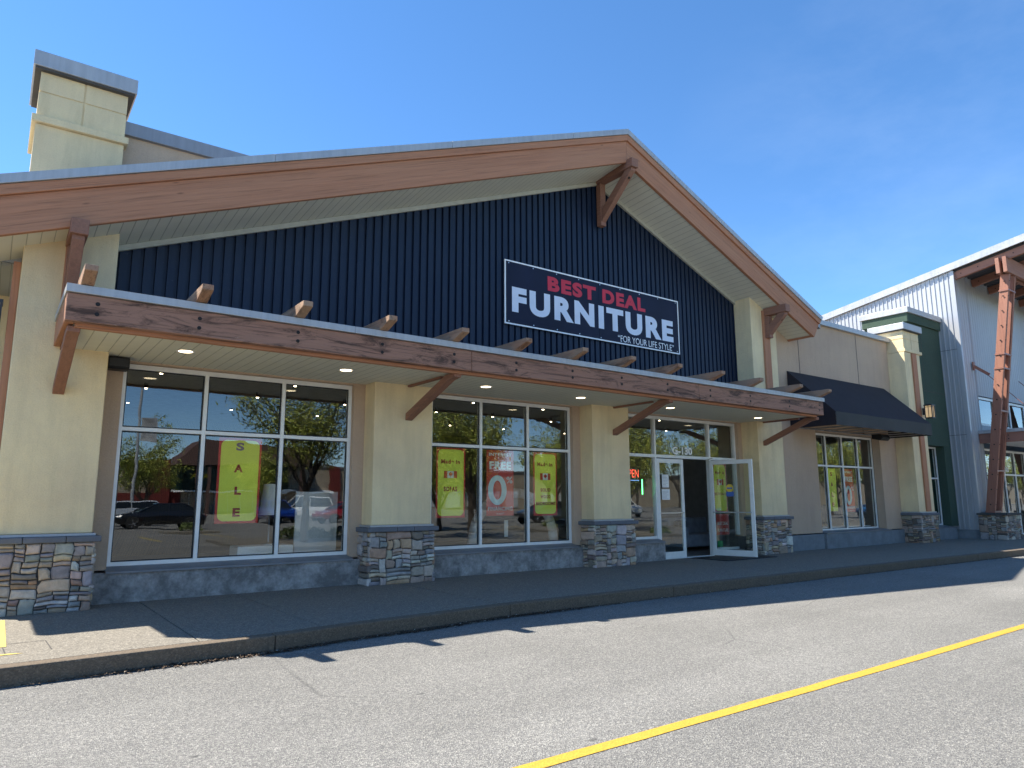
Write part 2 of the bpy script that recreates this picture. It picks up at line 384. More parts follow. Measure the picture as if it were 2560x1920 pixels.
for a, b in zip([-60, -20, -6, -1.5, 2.49, 5.65, 8.81, 11.7, 14.7, 17.56, 19.75, 21.68, 25, 28, 32, 38, 60], [-20, -6, -1.5, 2.49, 5.65, 8.81, 11.7, 14.7, 17.56, 19.75, 21.68, 25, 28, 32, 38, 60, 90]):
    slab(kb, a, b, .165, 0, 0, -.4, .003)
struct('kerb', kb, M['kerb'], bevel=.014)
yl = MB(); rnd = random.Random(4)
for (xa, xb) in ((-30, 60),):
    n = 360; xs = [xa+(xb-xa)*i/n for i in range(n+1)]
    vs = []
    for i, x in enumerate(xs):
        c_ = -7.83+.012*math.sin(x*.7)
        vs += [(x, c_-.055+rnd.uniform(-.004, .004), RZ+.004), (x, c_+.055+rnd.uniform(-.004, .004), RZ+.004)]
    yl.add(vs, [(2*i, 2*i+2, 2*i+3, 2*i+1) for i in range(n)])
struct('lane_marking', yl, M['yellow'], recalc=False)
yp = MB(); yp.quad((-1.2, -2.86, .004), (.28, -2.85, .004), (.30, -1.0, .004), (-1.2, -1.0, .004))
yp.quad((-1.2, -3.28, .004), (.40, -3.29, .004), (.30, -3.235, .004), (-1.2, -3.235, .004))
struct('pavement_marking', yp, M['yellow_pale'], recalc=False)
gr = MB()
gr.quad((-.9, -2.70, .0035), (.60, -2.685, .0035), (.60, -2.697, .0035), (-.9, -2.712, .0035))
for x in (-.52, -.14, .24, .59): gr.quad((x, -2.70, .0035), (x+.011, -2.70, .0035), (x+.03, -3.24, .0035), (x+.018, -3.24, .0035))
struct('tactile_paver_joints', gr, M['mortar'], recalc=False)
# leaf litter in the gutter
lt = MB(); rnd = random.Random(7)
for i in range(5200):
    x = rnd.choice([rnd.uniform(-1, 24), rnd.gauss(4.2, .45), rnd.gauss(2.2, .7), rnd.gauss(5.9, .7)])
    y = ky(x)-abs(rnd.gauss(0, .045))-.008; s = rnd.uniform(.008, .022); a = rnd.uniform(0, 6.3); z = RZ+rnd.uniform(.003, .022)
    c, d = math.cos(a)*s, math.sin(a)*s
    lt.col = mul((.085, .058, .038), rnd.uniform(.3, 1.9)) if rnd.random() > .03 else (.5, .48, .42)
    lt.quad((x-c, y-d, z), (x+d*.5, y-c*.5, z+rnd.uniform(-.002, .008)), (x+c, y+d, z), (x-d*.5, y+c*.5, z+rnd.uniform(0, .01)))
tag(lt.build('leaf_litter', attr_mat('dead_leaves', .9, 60, .2), recalc=False), 'brown dead leaves and grit caught along the foot of the kerb', 'leaf litter', kind='stuff')

# ---------------------------------------------------------------- stone veneer
STONE = [(.25, .24, .23), (.30, .285, .27), (.40, .37, .32), (.36, .29, .22), (.28, .215, .165), (.42, .32, .23), (.34, .23, .15), (.48, .45, .40), (.18, .155, .135), (.38, .31, .26), (.27, .26, .25), (.36, .34, .32), (.40, .34, .28)]
def stone_face(mb, o, u, nrm, W, H, seed, dark=1.):
    rnd = random.Random(seed); o, u, nrm = Vector(o), Vector(u), Vector(nrm); cells = []
    def split(x0, z0, x1, z1, d=0):
        w_, h_ = x1-x0, z1-z0
        if w_ > .50 or (w_ > .24 and rnd.random() < .5 and w_ > h_*1.1):
            t = x0+w_*rnd.uniform(.36, .64); split(x0, z0, t, z1, d+1); split(t, z0, x1, z1, d+1); return
        if h_ > .26 or (h_ > .16 and rnd.random() < .45):
            t = z0+h_*rnd.uniform(.3, .7); split(x0, z0, x1, t, d+1); split(x0, t, x1, z1, d+1); return
        if h_ > .10 and rnd.random() < .46:
            n = max(2, int(h_/.05)); zs = [z0+h_*(i+(rnd.uniform(-.2, .2) if 0 < i < n else 0))/n for i in range(n+1)]
            for a, b in zip(zs, zs[1:]):
                if w_ > .22 and rnd.random() < .4:
                    t = x0+w_*rnd.uniform(.35, .65); cells.append((x0, a, t, b)); cells.append((t, a, x1, b))
                else: cells.append((x0, a, x1, b))
            return
        cells.append((x0, z0, x1, z1))
    split(0, 0, W, H)
    ph = [rnd.uniform(0, 6) for _ in range(6)]
    def warp(q):
        x, z = q; ex = min(1, x/.06, (W-x)/.06); ez = min(1, z/.06, (H-z)/.06)
        return (x+max(0, ex)*(.009*math.sin(z*13+ph[0])+.005*math.sin(z*29+x*7+ph[1])), z+max(0, ez)*(.009*math.sin(x*11+ph[2])+.006*math.sin(x*23+z*9+ph[3])))
    for x0, z0, x1, z1 in cells:
        g_ = .005; w_, h_ = x1-x0, z1-z0; j = min(.02, h_*.16)
        P = [[x0+g_, z0+g_], [x1-g_, z0+g_], [x1-g_, z1-g_], [x0+g_, z1-g_]]
        pts = []
        for k in range(4):
            a, b = P[k], P[(k+1) % 4]
            ch = min(w_, h_)*rnd.choice([.03, .06, .10, .30 if h_ > .12 else .08])
            dx, dz = b[0]-a[0], b[1]-a[1]; Lk = math.hypot(dx, dz) or 1
            pts.append((a[0]+dx/Lk*ch, a[1]+dz/Lk*ch)); pts.append(((a[0]+b[0])/2+rnd.uniform(-j, j)*.35, (a[1]+b[1])/2+rnd.uniform(-j, j)*.35))
            pts.append((b[0]-dx/Lk*ch, b[1]-dz/Lk*ch))
        edge = lambda q: (min(max(q[0], 0), W), min(max(q[1], 0), H))
        pts = [warp(q) for q in pts]
        pts = [edge((px+rnd.uniform(-.2, .2)*j, pz+rnd.uniform(-.3, .3)*j)) for px, pz in pts]
        cx, cz = (x0+x1)/2, (z0+z1)/2; dep = rnd.uniform(.022, .062)
        c = rnd.choice(STONE); k = rnd.uniform(.95, 1.4)*dark; mb.col = tuple(max(.02, q*k*rnd.uniform(.93, 1.07)) for q in c)
        rings = [(1.0, 0), (1.0, dep*.55), (.94, dep*.9), (.72, dep+rnd.uniform(0, .006))]
        n = len(pts); vs = []
        ins = min(.009, h_*.15)
        for ri, (s_, d_) in enumerate(rings):
            for px, pz in pts:
                if ri < 2: qx, qz = px, pz
                else:
                    f = ins if ri == 2 else ins*2.4
                    vx, vz = px-cx, pz-cz; qx = cx+math.copysign(max(0, abs(vx)-f), vx); qz = cz+math.copysign(max(0, abs(vz)-f), vz)
                p = o+u*qx+Vector((0, 0, qz))+nrm*(d_+(rnd.uniform(-.003, .003) if ri == 3 else 0)); vs.append(p)
        vs.append(o+u*cx+Vector((0, 0, cz))+nrm*(dep+rnd.uniform(0, .008)))
        fs = [(r*n+i, r*n+(i+1) % n, (r+1)*n+(i+1) % n, (r+1)*n+i) for r in range(3) for i in range(n)]+[(3*n+i, 3*n+(i+1) % n, 4*n) for i in range(n)]
        mb.add(vs, fs)
def stone_base(parent, x0, x1, yf, yb, z1, seed, dark=1., left=True, right=True):
    mb = MB(); mb.mi = 1; mb.col = (.07, .065, .06); mb.box(x0+.03, x1-.03, yf+.03, yb, -.1, z1); mb.mi = 0
    stone_face(mb, (x0, yf+.035, -.01), (1, 0, 0), (0, -1, 0), x1-x0, z1+.01, seed, dark)
    if left: stone_face(mb, (x0+.035, yf, -.01), (0, 1, 0), (-1, 0, 0), yb-yf, z1+.01, seed+50, dark)
    if right: stone_face(mb, (x1-.035, yf, -.01), (0, 1, 0), (1, 0, 0), yb-yf, z1+.01, seed+90, dark)
    return mb.build('stone_base', [M['stone'], M['mortar']], parent, recalc=True)
def pillar(root, x0, x1, yf, yb, z1, seed, zb=.84, dark=1., name='pillar'):
    p = MB().box(x0, x1, yf, yb, zb+.11, z1).build(name, M['stucco'], root, bevel=.012)
    stone_base(p, x0-.045, x1+.045, yf-.06, yb, zb, seed, dark)
    cs = MB(); rnd = random.Random(seed)
    xs = [x0-.10, x0-.10+(x1-x0+.2)*rnd.uniform(.28, .4), x0-.10+(x1-x0+.2)*rnd.uniform(.62, .75), x1+.10]
    for a, b in zip(xs, xs[1:]): cs.box(a+.002, b-.002, yf-.115, yb, zb, zb+.075)
    cs.build('cap_stone', M['capstone'], p, bevel=.014)
    MB().box(x0-.035, x1+.035, yf-.035, yb, zb+.078, zb+.108).build('flashing', M['flash'], p)
    return p

# ---------------------------------------------------------------- furniture store building
B = thing('shop_building', 'furniture store with navy ribbed gable, brown timber fascia, yellow stucco pillars and stone bases', 'building', (9, 0, 0))
RX = 10.62
def ztop(x): return 9.43-.386*(RX-x) if x < RX else 9.43-.418*(x-RX)
def zwall(x): return 8.58-.383*(10.65-x) if x < 10.65 else 8.58-.404*(x-10.65)
# navy ribbed siding
nv = MB(); per = .158; prof = [(0, 0), (.100, 0), (.104, .045), (.150, .045), (.154, 0)]
pts = []; x = .9
while x < 16.2:
    for u, d in prof: pts.append((x+u, -.105+d))
    x += per
pts = [p for p in pts if abs(p[0]-RX) > .001]
for (xa, ya), (xb, yb_) in zip(pts, pts[1:]): nv.quad((xa, ya, 3.5), (xb, yb_, 3.5), (xb, yb_, zwall(xb)+.05), (xa, ya, zwall(xa)+.05))
nv.build('ribbed_siding', M['navy'], B, recalc=False)
# structural wall behind (taupe), with openings left for the windows
ZH, ZS, ZT = 3.29, .47, 2.36
wl = MB()
YW = -.12
def wallbox(x0, x1, z0, z1): wl.box(x0, x1, YW, .12, z0, z1)
for x0, x1 in ((1.10, 1.386), (4.866, 6.38), (9.795, 11.20), (15.46, 15.8)): wallbox(x0, x1, .43, 3.36)
for x0, x1 in ((1.386, 4.866), (6.38, 9.795), (11.20, 15.46)): wallbox(x0, x1, 3.293, 3.36)
wl.build('wall', M['taupe'], B)
sb = MB()
for x0, x1 in ((1.1, 5.1), (6.1, 10.1), (11.0, 12.45)): sb.box(x0, x1, -.20, .12, -.1, .40)
sb.each('concrete_base', M['concrete'], B, bevel=.01)
sl = MB()
for x0, x1 in ((1.37, 4.90), (6.3, 9.83), (11.1, 12.43)): sl.prism([(-.235, .385), (-.235, .412), (-.03, .47), (.05, .47), (.05, .43), (-.2, .405)], 'x', x0, x1)
sl.each('window_sill', M['sill'], B, bevel=.004)

def window(xs, y, zs, parent=B, fw=.055, sill=True, glass='glass', skip=()):
    mb = MB(); x0, x1 = xs[0], xs[-1]; yf, yb = y-.03, y+.07
    for z in zs: 
        if z == zs[-1]: mb.box(x0, x1, yf, yb, z-fw*1.25, z)
        elif z == zs[0]: mb.box(x0, x1, yf, yb, z, z+fw)
        else: mb.box(x0+.002, x1-.002, yf+.003, yb-.003, z-fw/2, z+fw/2)
    for i, x in enumerate(xs):
        a = x if i == 0 else x-fw if i == len(xs)-1 else x-fw/2
        mb.box(a, a+fw, yf-.003, yb+.003, zs[0]+.001, zs[-1]-.001)
    wn = mb.build('window', M['alu'], parent, bevel=.004)
    g = MB(); g.box(x0+.01, x1-.01, y+.018, y+.030, zs[0]+.01, zs[-1]-.02)
    g.build('pane', M[glass], wn)
    k = MB()
    for a, b in zip(xs, xs[1:]):
        for c, d in zip(zs, zs[1:]):
            t = .012; A, Bx, C, D = a+fw*.62 if a != x0 else a+fw+.003, b-fw*.62 if b != x1 else b-fw-.003, c+fw*.6 if c != zs[0] else c+fw+.003, d-fw*.6 if d != zs[-1] else d-fw*1.25-.003
            k.box(A-.004, A+t, y+.0, y+.017, C, D); k.box(Bx-t, Bx+.004, y+.0, y+.017, C, D); k.box(A+t, Bx-t, y+.0, y+.017, C-.002, C+t); k.box(A+t, Bx-t, y+.0, y+.017, D-t, D+.002)
    k.build('gasket', M['alu_dark'], wn)
    return wn
window([1.386, 2.523, 3.70, 4.866], 0, [ZS, ZT, ZH])
window([6.40, 7.53, 8.67, 9.795], 0, [ZS, ZT, ZH])
# entrance storefront
ent = MB(); fw = .055
for x in (11.21, 15.405): ent.box(x, x+fw, -.033, .073, ZS if x > 11 else ZS, ZH-.001)
for x in (12.385, 14.365): ent.box(x, x+fw, -.035, .075, 0, ZH-.001)
ent.box(11.21, 15.46, -.03, .07, ZH-.07, ZH); ent.box(11.212, 15.458, -.032, .072, ZT-.04, ZT+.03)
ent.box(11.27, 12.38, -.03, .07, ZS, ZS+fw); ent.box(14.42, 15.40, -.03, .07, .12, .12+fw); ent.box(12.45, 14.36, -.06, .12, -.02, .012)
se = ent.build('entrance_frame', M['alu'], B, bevel=.004)
g = MB(); g.box(11.25, 12.39, .018, .03, ZS+.03, ZT-.02); g.box(14.41, 15.42, .018, .03, .15, ZT-.02); g.box(11.25, 15.42, .018, .03, ZT+.01, ZH-.04)
g.build('pane', M['glass'], se)
MB().box(14.4, 15.5, -.1, .1, -.1, .115).build('threshold_block', M['concrete'], B)
MB().add(*(lambda m: (m.v, m.f))(text_mesh('G-130', 13.06, 13.78, 2.42, 2.60, .012, bold=.035))).build('unit_number', M['white'], se, recalc=False)
def door_leaf(parent, hinge, d, wid, glassk='doorglass', side=1):
    """leaf from hinge point along unit vector d"""
    h = Vector(hinge); d = Vector(d).normalized(); n = Vector((-d.y, d.x, 0)); H = 2.30
    mb = MB()
    def bx(m, a, b, z0, z1, t0=-.022, t1=.022):
        vs = [h+d*q+n*t+Vector((0, 0, z)) for q in (a, b) for t in (t0, t1) for z in (z0, z1)]
        m.add(vs, [(0, 1, 3, 2), (4, 6, 7, 5), (0, 4, 5, 1), (2, 3, 7, 6), (0, 2, 6, 4), (1, 5, 7, 3)])
    bx(mb, 0, .09, .015, H); bx(mb, wid-.09, wid, .015, H); bx(mb, .09, wid-.09, H-.10, H-.001, -.021, .021); bx(mb, .09, wid-.09, .016, .155, -.021, .021)
    lf = mb.build('door_leaf', M['alu'], parent, bevel=.004)
    g = MB(); bx(g, .085, wid-.085, .15, H-.095, -.004, .004); g.build('pane', M[glassk], lf)
    k = MB(); bx(k, .07, wid-.07, 1.03, 1.055, -.075, -.05); bx(k, .07, .095, 1.03, 1.055, -.05, -.02); bx(k, wid-.095, wid-.07, 1.03, 1.055, -.05, -.02); k.build('push_bar', M['steel'], lf)
    return lf, bx
dl, _ = door_leaf(B, (12.45, -.005, 0), (1, 0, 0), .93)
ds = MB(); ds.box(12.60, 12.83, -.040, -.034, 1.63, 1.93); ds.box(12.58, 12.85, -.040, -.034, 1.345, 1.59)
dp = ds.build('notice_sheets', M['pw'], dl)
tx = MB()
for z in [1.60+.033*i for i in range(10)]: tx.box(12.62, 12.62+random.Random(int(z*99)).uniform(.1, .19), -.0425, -.0405, z+.025, z+.031)
for z in [1.37+.028*i for i in range(7)]: tx.box(12.60, 12.60+random.Random(int(z*77)).uniform(.12, .22), -.0425, -.0405, z, z+.005)
tx.build('notice_text', M['grey_txt'], dl)
dr, bxf = door_leaf(B, (14.36, -.03, 0), (14.60-14.36, -1.08, 0), 1.09)
ar = MB(); ar.bar((14.37, .0, 2.33), (14.0, -.42, 2.33), .03, .02); ar.bar((14.0, -.42, 2.33), (14.47, -.52, 2.315), .03, .02); ar.build('closer_arm', M['steel'], dr)
stk = MB(); bxf(stk, .12, .25, .22, .36, .006, .008); stk.build('sticker', simple('green_sticker', (.03, .32, .09), .5), dr)
stk = MB(); hh = Vector((14.36, -.03, 0)); dd = Vector((.24, -1.08, 0)).normalized(); nn = Vector((-dd.y, dd.x, 0))
def disc_on_door(m, q, z, r, t, n=24):
    vs = [hh+dd*(q+math.cos(a)*r)+nn*t+Vector((0, 0, z+math.sin(a)*r)) for a in [2*math.pi*i/n for i in range(n)]]
    m.add(vs, [tuple(range(n))])
disc_on_door(stk, .50, 1.62, .095, -.008); stk.build('round_sticker', simple('yellow_sticker', (.75, .52, .06), .5), dr, recalc=False)
stk = MB(); bxf(stk, .41, .60, 1.42, 1.53, -.009, -.007); bxf(stk, .43, .57, 1.60, 1.635, -.0115, -.0095); stk.build('blue_sticker', simple('blue_sticker', (.06, .14, .42), .5), dr)

# pillars
pillar(B, .08, 1.135, -.60, .6, 5.0, 11)
pillar(B, 5.07, 6.18, -.50, -.10, 3.45, 22)
pillar(B, 10.0, 11.08, -.50, -.10, 3.45, 33)
P4 = pillar(B, 15.62, 16.72, -.60, -.10, 6.62, 44)
P5 = pillar(B, 23.40, 24.46, -.90, .1, 6.05, 55, dark=.8)
MB().box(23.83, 24.12, -.955, -.902, .96, 6.04).build('trim_board', M['woodZ'], P5, bevel=.008)
# upper parts of the two tall pillars: panelled block, ledge and metal cap
def pillar_top(x0, x1, yf, yb, zl, zt, par=None):
    m = MB(); e = .012; zm = (zl+zt)/2+.02; xm = (x0+x1)/2; ym = (yf+yb)/2
    m.box(x0+e, x1-e, yf+e, yb-e, zl-.5, zt)
    for a, b in ((x0, xm-.011), (xm+.011, x1)):
        for c, d in ((zl, zm-.011), (zm+.011, zt)): m.box(a, b, yf, yf+.1, c, d)
    for c, d in ((zl, zm-.011), (zm+.011, zt)):
        m.box(x0, x0+.1, yf+.101, yb, c, d); m.box(x1-.1, x1, yf+.101, yb, c, d)
    t = m.build('pillar_top', M['stucco'], B)
    l_ = MB().box(x0-.05, x1+.05, yf-.06, yb+.05, zl-.10, zl); l_.build('ledge', M['stucco'], t, bevel=.01)
    c = MB().box(x0-.095, x1+.10, yf-.10, yb+.1, zt, zt+.215); c.build('metal_cap', M['flash'], t, bevel=.006)
    MB().box(x0-.07, x1+.075, yf-.075, yb+.07, zt-.03, zt-.001).build('cap_soffit', M['mortar'], t)
    return t
T1 = pillar_top(.05, 1.09, -.5, .55, 6.43, 7.10)
MB().box(.05, 1.09, -.5, .55, 4.9, 6.32).build('pillar_shaft', M['stucco'], B)
T5 = pillar_top(23.46, 24.56, -.87, .1, 6.16, 6.80)

# W4 bay wall (right of the gable) with its window
w4 = MB(); y0, y1 = -.36, -.12
w4.box(16.72, 18.73, y0, y1, .43, 6.43); w4.box(22.36, 23.42, y0, y1, .43, 6.43); w4.box(18.73, 22.36, y0, y1, 3.25, 6.43)
w4.build('bay_wall', M['taupe'], B)
m = MB()
for x in (18.15, 21.4): m.box(x, x+.018, -.366, -.36, 3.3, 6.4)
m.each('control_joint', M['mortar'], B)
m = MB(); m.box(16.72, 18.70, -.42, -.1, -.1, .40); m.box(18.72, 22.38, -.48, -.1, -.1, .405); m.box(22.40, 23.4, -.42, -.1, -.1, .40); m.each('bay_base', M['pale_concrete'], B, bevel=.008)
MB().prism([(-.50, .41), (-.50, .43), (-.12, .47), (-.12, .41)], 'x', 18.72, 22.37).build('window_sill', M['sill'], B)
window([18.74, 19.64, 20.55, 21.45, 22.35], -.08, [.46, 2.31, 3.25], fw=.05)
pf = MB(); pf.box(16.3, 24.4, -.47, 0, 6.43, 6.575); pf.build('parapet_flashing', M['flash'], B, bevel=.005)
lp = MB(); lp.prism([(1.09, ztop(1.09)-.3), (3.4, ztop(3.4)-.3), (3.4, 6.54), (1.09, 6.54)], 'y', -.35, .0); lp.build('parapet', M['taupe'], B)
MB().box(1.06, 3.9, -.42, .05, 6.54, 6.74).build('parapet_flashing', M['cap'], B, bevel=.005)

# gable roof
XL, XR = -.65, 18.10
rf = MB()
rf.prism([(XL, ztop(XL)-.30), (RX, 9.43-.30), (XR, ztop(XR)-.30), (XR, ztop(XR)-.03), (RX, 9.40), (XL, ztop(XL)-.03)], 'y', -1.10, 5)
roof = rf.build('roof', M['cap'], B)
def band(a0, a1, xa, xb, y0_, y1_, name, mat, cut=0., bevel=.004, segs=()):
    m = MB(); xs = [xa]+[s_ for s_ in segs if xa < s_ < xb]+[xb]
    for i, (p, q) in enumerate(zip(xs, xs[1:])):
        g_ = .002 if len(xs) > 2 else 0
        qa = q-(cut*(-a0)/.77 if q == xb else g_); qb = q-(cut*(-a1)/.77 if q == xb else g_)
        m.prism([(p+g_, ztop(p+g_)+a1), (qb, ztop(qb)+a1), (qa, ztop(qa)+a0), (p+g_, ztop(p+g_)+a0)], 'y', y0_, y1_)
    return m.build(name, mat, roof, bevel=bevel)
band(0, -.125, XL, RX, -1.205, -1.101, 'flashing', M['flash'], segs=(3.0, 6.1, 9.0))
band(0, -.125, RX+.0, XR, -1.205, -1.101, 'flashing', M['flash'], .4, segs=(13.6, 16.6))
band(-.13, -.265, XL, RX, -1.18, -1.101, 'trim_board', M['woodL'], bevel=.006)
band(-.13, -.265, RX, XR, -1.18, -1.101, 'trim_board', M['woodR'], .4, bevel=.006)
band(-.267, -.77, XL, RX, -1.14, -1.06, 'fascia_board', M['woodL'], bevel=.008)
band(-.267, -.77, RX, XR, -1.14, -1.06, 'fascia_board', M['woodR'], .4, bevel=.008)
# soffit
sf = MB()
for xa, xb in ((XL, RX), (RX, 17.66)):
    n = 6
    for i in range(n):
        a, b = xa+(xb-xa)*i/n, xa+(xb-xa)*(i+1)/n
        for q in ((a, b),):
            za, zb_ = ztop(a)-.745, ztop(b)-.745
            wa, wb = zwall(a)+.01, zwall(b)+.01
            sf.add([(a, -1.06, za), (b, -1.06, zb_), (b, -.06, wb), (a, -.06, wa), (a, -1.06, za+.03), (b, -1.06, zb_+.03), (b, -.06, wb+.03), (a, -.06, wa+.03)], [(0, 1, 2, 3), (7, 6, 5, 4), (0, 4, 5, 1), (3, 2, 6, 7)])
    
sf.build('soffit', M['soffit'], roof)
st = MB()
for xa, xb in ((1.0, 10.65), (10.65, 15.9)): st.prism([(xa, zwall(xa)-.075), (xb, zwall(xb)-.075), (xb, zwall(xb)+.012), (xa, zwall(xa)+.012)], 'y', -.165, -.11)
st.build('soffit_trim', simple('pale_trim', (.44, .43, .36), .6), roof)
# right eave end: brown board running back along the eave
ev = MB(); 
ev.add([(XR-.02, -1.10, ztop(XR)-.03), (XR-.42, -1.10, ztop(XR-.42)-.77), (XR-.47, -1.10, ztop(XR-.47)-.75), (XR-.07, -1.10, ztop(XR-.07)-.03),
        (XR-.02, 5, ztop(XR)-.03), (XR-.42, 5, ztop(XR-.42)-.77), (XR-.47, 5, ztop(XR-.47)-.75), (XR-.07, 5, ztop(XR-.07)-.03)],
       [(0, 1, 2, 3), (7, 6, 5, 4), (0, 4, 5, 1), (1, 5, 6, 2), (2, 6, 7, 3), (3, 7, 4, 0)])
ev.build('eave_board', M['woodY'], roof)
def bracket(xc, yw, zt, drop, reach=.0, wd=.16):
    m = MB()
    m.box(xc-wd/2, xc+wd/2, yw-.14, yw, zt-drop, zt-.21)
    m.box(xc-wd/2-.02, xc+wd/2+.02, -1.30, yw, zt-.20, zt)
    k = MB()
    b = m.build('bracket', M['brace'], roof, bevel=.008)
    yb_ = yw-.14
    k.prism([(yb_-.0, zt-drop+.08), (yb_-.0, zt-drop+.36), (-1.05, zt-.201), (-1.24, zt-.201), (-1.24, zt-.26), (yb_-.12, zt-drop+.20)], 'x', xc-wd/2+.012, xc+wd/2-.012)
    k.build('brace', M['brace'], b, bevel=.006)
    q = MB()
    for yy, zz in ((-1.08, zt-.36), (yb_-.10, zt-drop+.32)): q.tube((xc, yy, zz+.0), (xc, yy-.03, zz-.03), .028, n=12)
    q.each('bolt', M['bolt'], b)
bracket(10.70, -.14, 8.72, 1.22)
bracket(16.24, -.64, ztop(16.24)-.73, .80)
bracket(.62, -.64, ztop(.62)-.72, .95)
m = MB(); m.box(.53, .70, -.655, -.601, 3.8, 4.72); m.build('trim_board', M['woodZ'], B, bevel=.006)
m = MB(); m.box(16.10, 16.36, -.655, -.601, 3.8, 6.3); m.build('trim_board', M['woodZ'], B, bevel=.006)

# canopy over the shop windows
CX0, CX1, CY = .504, 15.90, -2.25
cb = MB()
for a, b in ((CX0, 5.85), (5.856, 11.3), (11.306, CX1)): cb.box(a, b, CY, CY+.12, 3.3204, 3.6382)
can = cb.build('canopy', M['beam'], B, bevel=.012)
m = MB(); m.box(CX0+.001, CX0+.10, CY+.121, -.60, 3.3204, 3.6333); m.box(CX1-.10, CX1-.001, CY+.121, -.60, 3.3204, 3.6333); m.each('end_beam', M['woodY'], can, bevel=.01)
m = MB(); m.box(CX0+.11, CX1-.11, CY+.122, CY+.21, 3.2813, 3.3546); m.build('lower_trim', M['woodX'], can, bevel=.006)
m = MB()
xs_ = [CX0-.015, 3.9, 7.0, 10.4, 13.6, CX1+.02]
for a, b in zip(xs_, xs_[1:]): m.box(a+.0015, b-.0015, CY-.035, -.10, 3.6431, 3.7360)
m.build('flashing', M['flash'], can, bevel=.004)
m = MB(); m.box(CX0+.10, CX1-.10, CY+.21, -.10, 3.3175, 3.3546); m.build('soffit', M['soffit'], can)
RXS = [0.685, 1.888, 3.110, 4.333, 5.535, 6.719, 7.932, 9.125, 10.367, 11.658, 13.007, 14.474, 15.697]
rnd = random.Random(3)
for x in RXS:
    j = rnd.uniform(-.02, .02)
    m = MB().prism([(-.12, 3.7458), (-.12, 3.8974), (-2.58+j, 3.8974), (-2.58+j, 3.8289), (-2.31, 3.7419), (-1.0, 3.7419)], 'x', x-.065, x+.065)
    r_ = m.each('rafter', M['rafter'], can, bevel=.008)
m = MB()
for x in RXS[:-1]:
    for z in (3.5453, 3.4280):
        xx = x+.12 if x < 1 else x
        m.tube((xx, CY-.004, z), (xx, CY+.01, z), .024, n=14)
m.tube((15.72, CY-.004, 3.5502), (15.72, CY+.01, 3.5502), .02); m.tube((15.72, CY-.004, 3.4329), (15.72, CY+.01, 3.4329), .02)
m.each('bolt', M['bolt'], can)
def kbrace(xc, yw):
    m = MB(); w_ = .065
    m.prism([(yw, 2.70), (yw, 2.82), (-1.80, 3.3008), (-2.08, 3.3008), (-2.08, 3.235), (-1.90, 3.215)], 'x', xc-w_, xc+w_)
    b = m.build('brace', M['brace'], can, bevel=.008)
    MB().box(xc-.03, xc+.03, -1.6, yw, 3.2813, 3.3155).build('brace_rail', M['brace'], b)
kbrace(.61, -.60); kbrace(5.71, -.50); kbrace(10.65, -.50); kbrace(15.9, -.60)

# interior shell (things seen through the glass)
ins = MB(); X0, X1, Y1, Z1 = 1.15, 23.3, 9.0, 3.6
ins.quad((X0, .12, .0), (X1, .12, .0), (X1, Y1, .0), (X0, Y1, .0))
struct('shop_floor', MB().box(X0, X1, .121, Y1, -.1, .004), M['floor_in'])
m = MB(); m.box(X0-.1, X0, -.1, Y1, -.1, Z1); m.box(X1, X1+.1, .1, Y1, -.1, Z1); m.box(X0, X1, Y1, Y1+.1, -.1, Z1)
m.box(11.08, 15.6, .12, .13, 3.36, 3.5); m.box(16.9, 17.0, .12, 6, 0, 3.5)
m.build('interior_wall', M['wall_in'], B)
MB().box(X0, X1, -.119, Y1, 3.48, 3.58).build('interior_ceiling', M['ceil_in'], B)
m = MB(); m.box(.1, 24.4, .6, .7, 3.6, 6.4); m.box(X0-.1, X1, 9, 9.1, -.1, 6.4); m.box(X0-.1, 24.4, .7, 9.1, 6.2, 6.4); m.box(24.3, 24.4, .1, 9, -.1, 6.3)
m.build('rear_wall', M['taupe'], B)

# ---------------------------------------------------------------- left-hand wing
LW = thing('shop_building', 'neighbouring wing at the left edge with a low pale perforated soffit', 'building', (-3, 1.5, 0))
MB().box(-14, .05, 1.6, 2.0, -.1, 4.9).build('wall', M['stucco'], LW)
m = MB(); m.box(-1.75, .075, -.12, 1.6, 4.42, 4.46); m.build('soffit', M['soffit_left'], LW)
m = MB(); m.box(-1.75, .075, -.14, 1.6, 4.465, 4.62); m.build('roof_edge', M['flash'], LW)
m = MB(); m.box(-.005, .078, -.46, -.30, .5, 4.40); m.build('trim_board', M['woodZ'], B, bevel=.006)

# ---------------------------------------------------------------- lanterns
def lantern(x, y, z, label, h=.44, s=.105):
    t = thing('wall_lantern', label, 'lantern', (x, y+.1, z), 'square wall lanterns on brown boards')
    m = MB(); m.box(x-s-.02, x+s+.02, y-s-.02, y+s+.02, z+h-.04, z+h); m.box(x-s, x+s, y-s, y+s, z, z+.03); m.box(x-s*.6, x+s*.6, y-s*.6, y+s*.6, z+h, z+h+.02)
    for a in (-1, 1):
        for b in (-1, 1): m.box(x+a*s-.012, x+a*s+.012, y+b*s-.012, y+b*s+.012, z+.02, z+h-.03)
    m.box(x-s-.006, x+s+.006, y-s-.006, y+s+.006, z+.37*h/.46, z+.37*h/.46+.012)
    m.box(x-.006, x+.006, y-s-.007, y+s+.007, z+.02, z+h-.03); m.box(x-s-.007, x+s+.007, y-.006, y+.006, z+.02, z+h-.03)
    m.box(x-.06, x+.06, y+s, y+s+.10, z+.12, z+.34)
    m.build('frame', M['dark'], t)
    MB().box(x-s+.012, x+s-.012, y-s+.012, y+s-.012, z+.031, z+h-.041).build('glass', M['lantern_glass'], t)
    return t
lantern(24.13, -1.19, 3.90, 'lit square lantern on the brown board of the far yellow pillar, above the awning end')
lantern(-.19, -.42, 3.42, 'dark square lantern cut off by the left edge beside the first pillar')

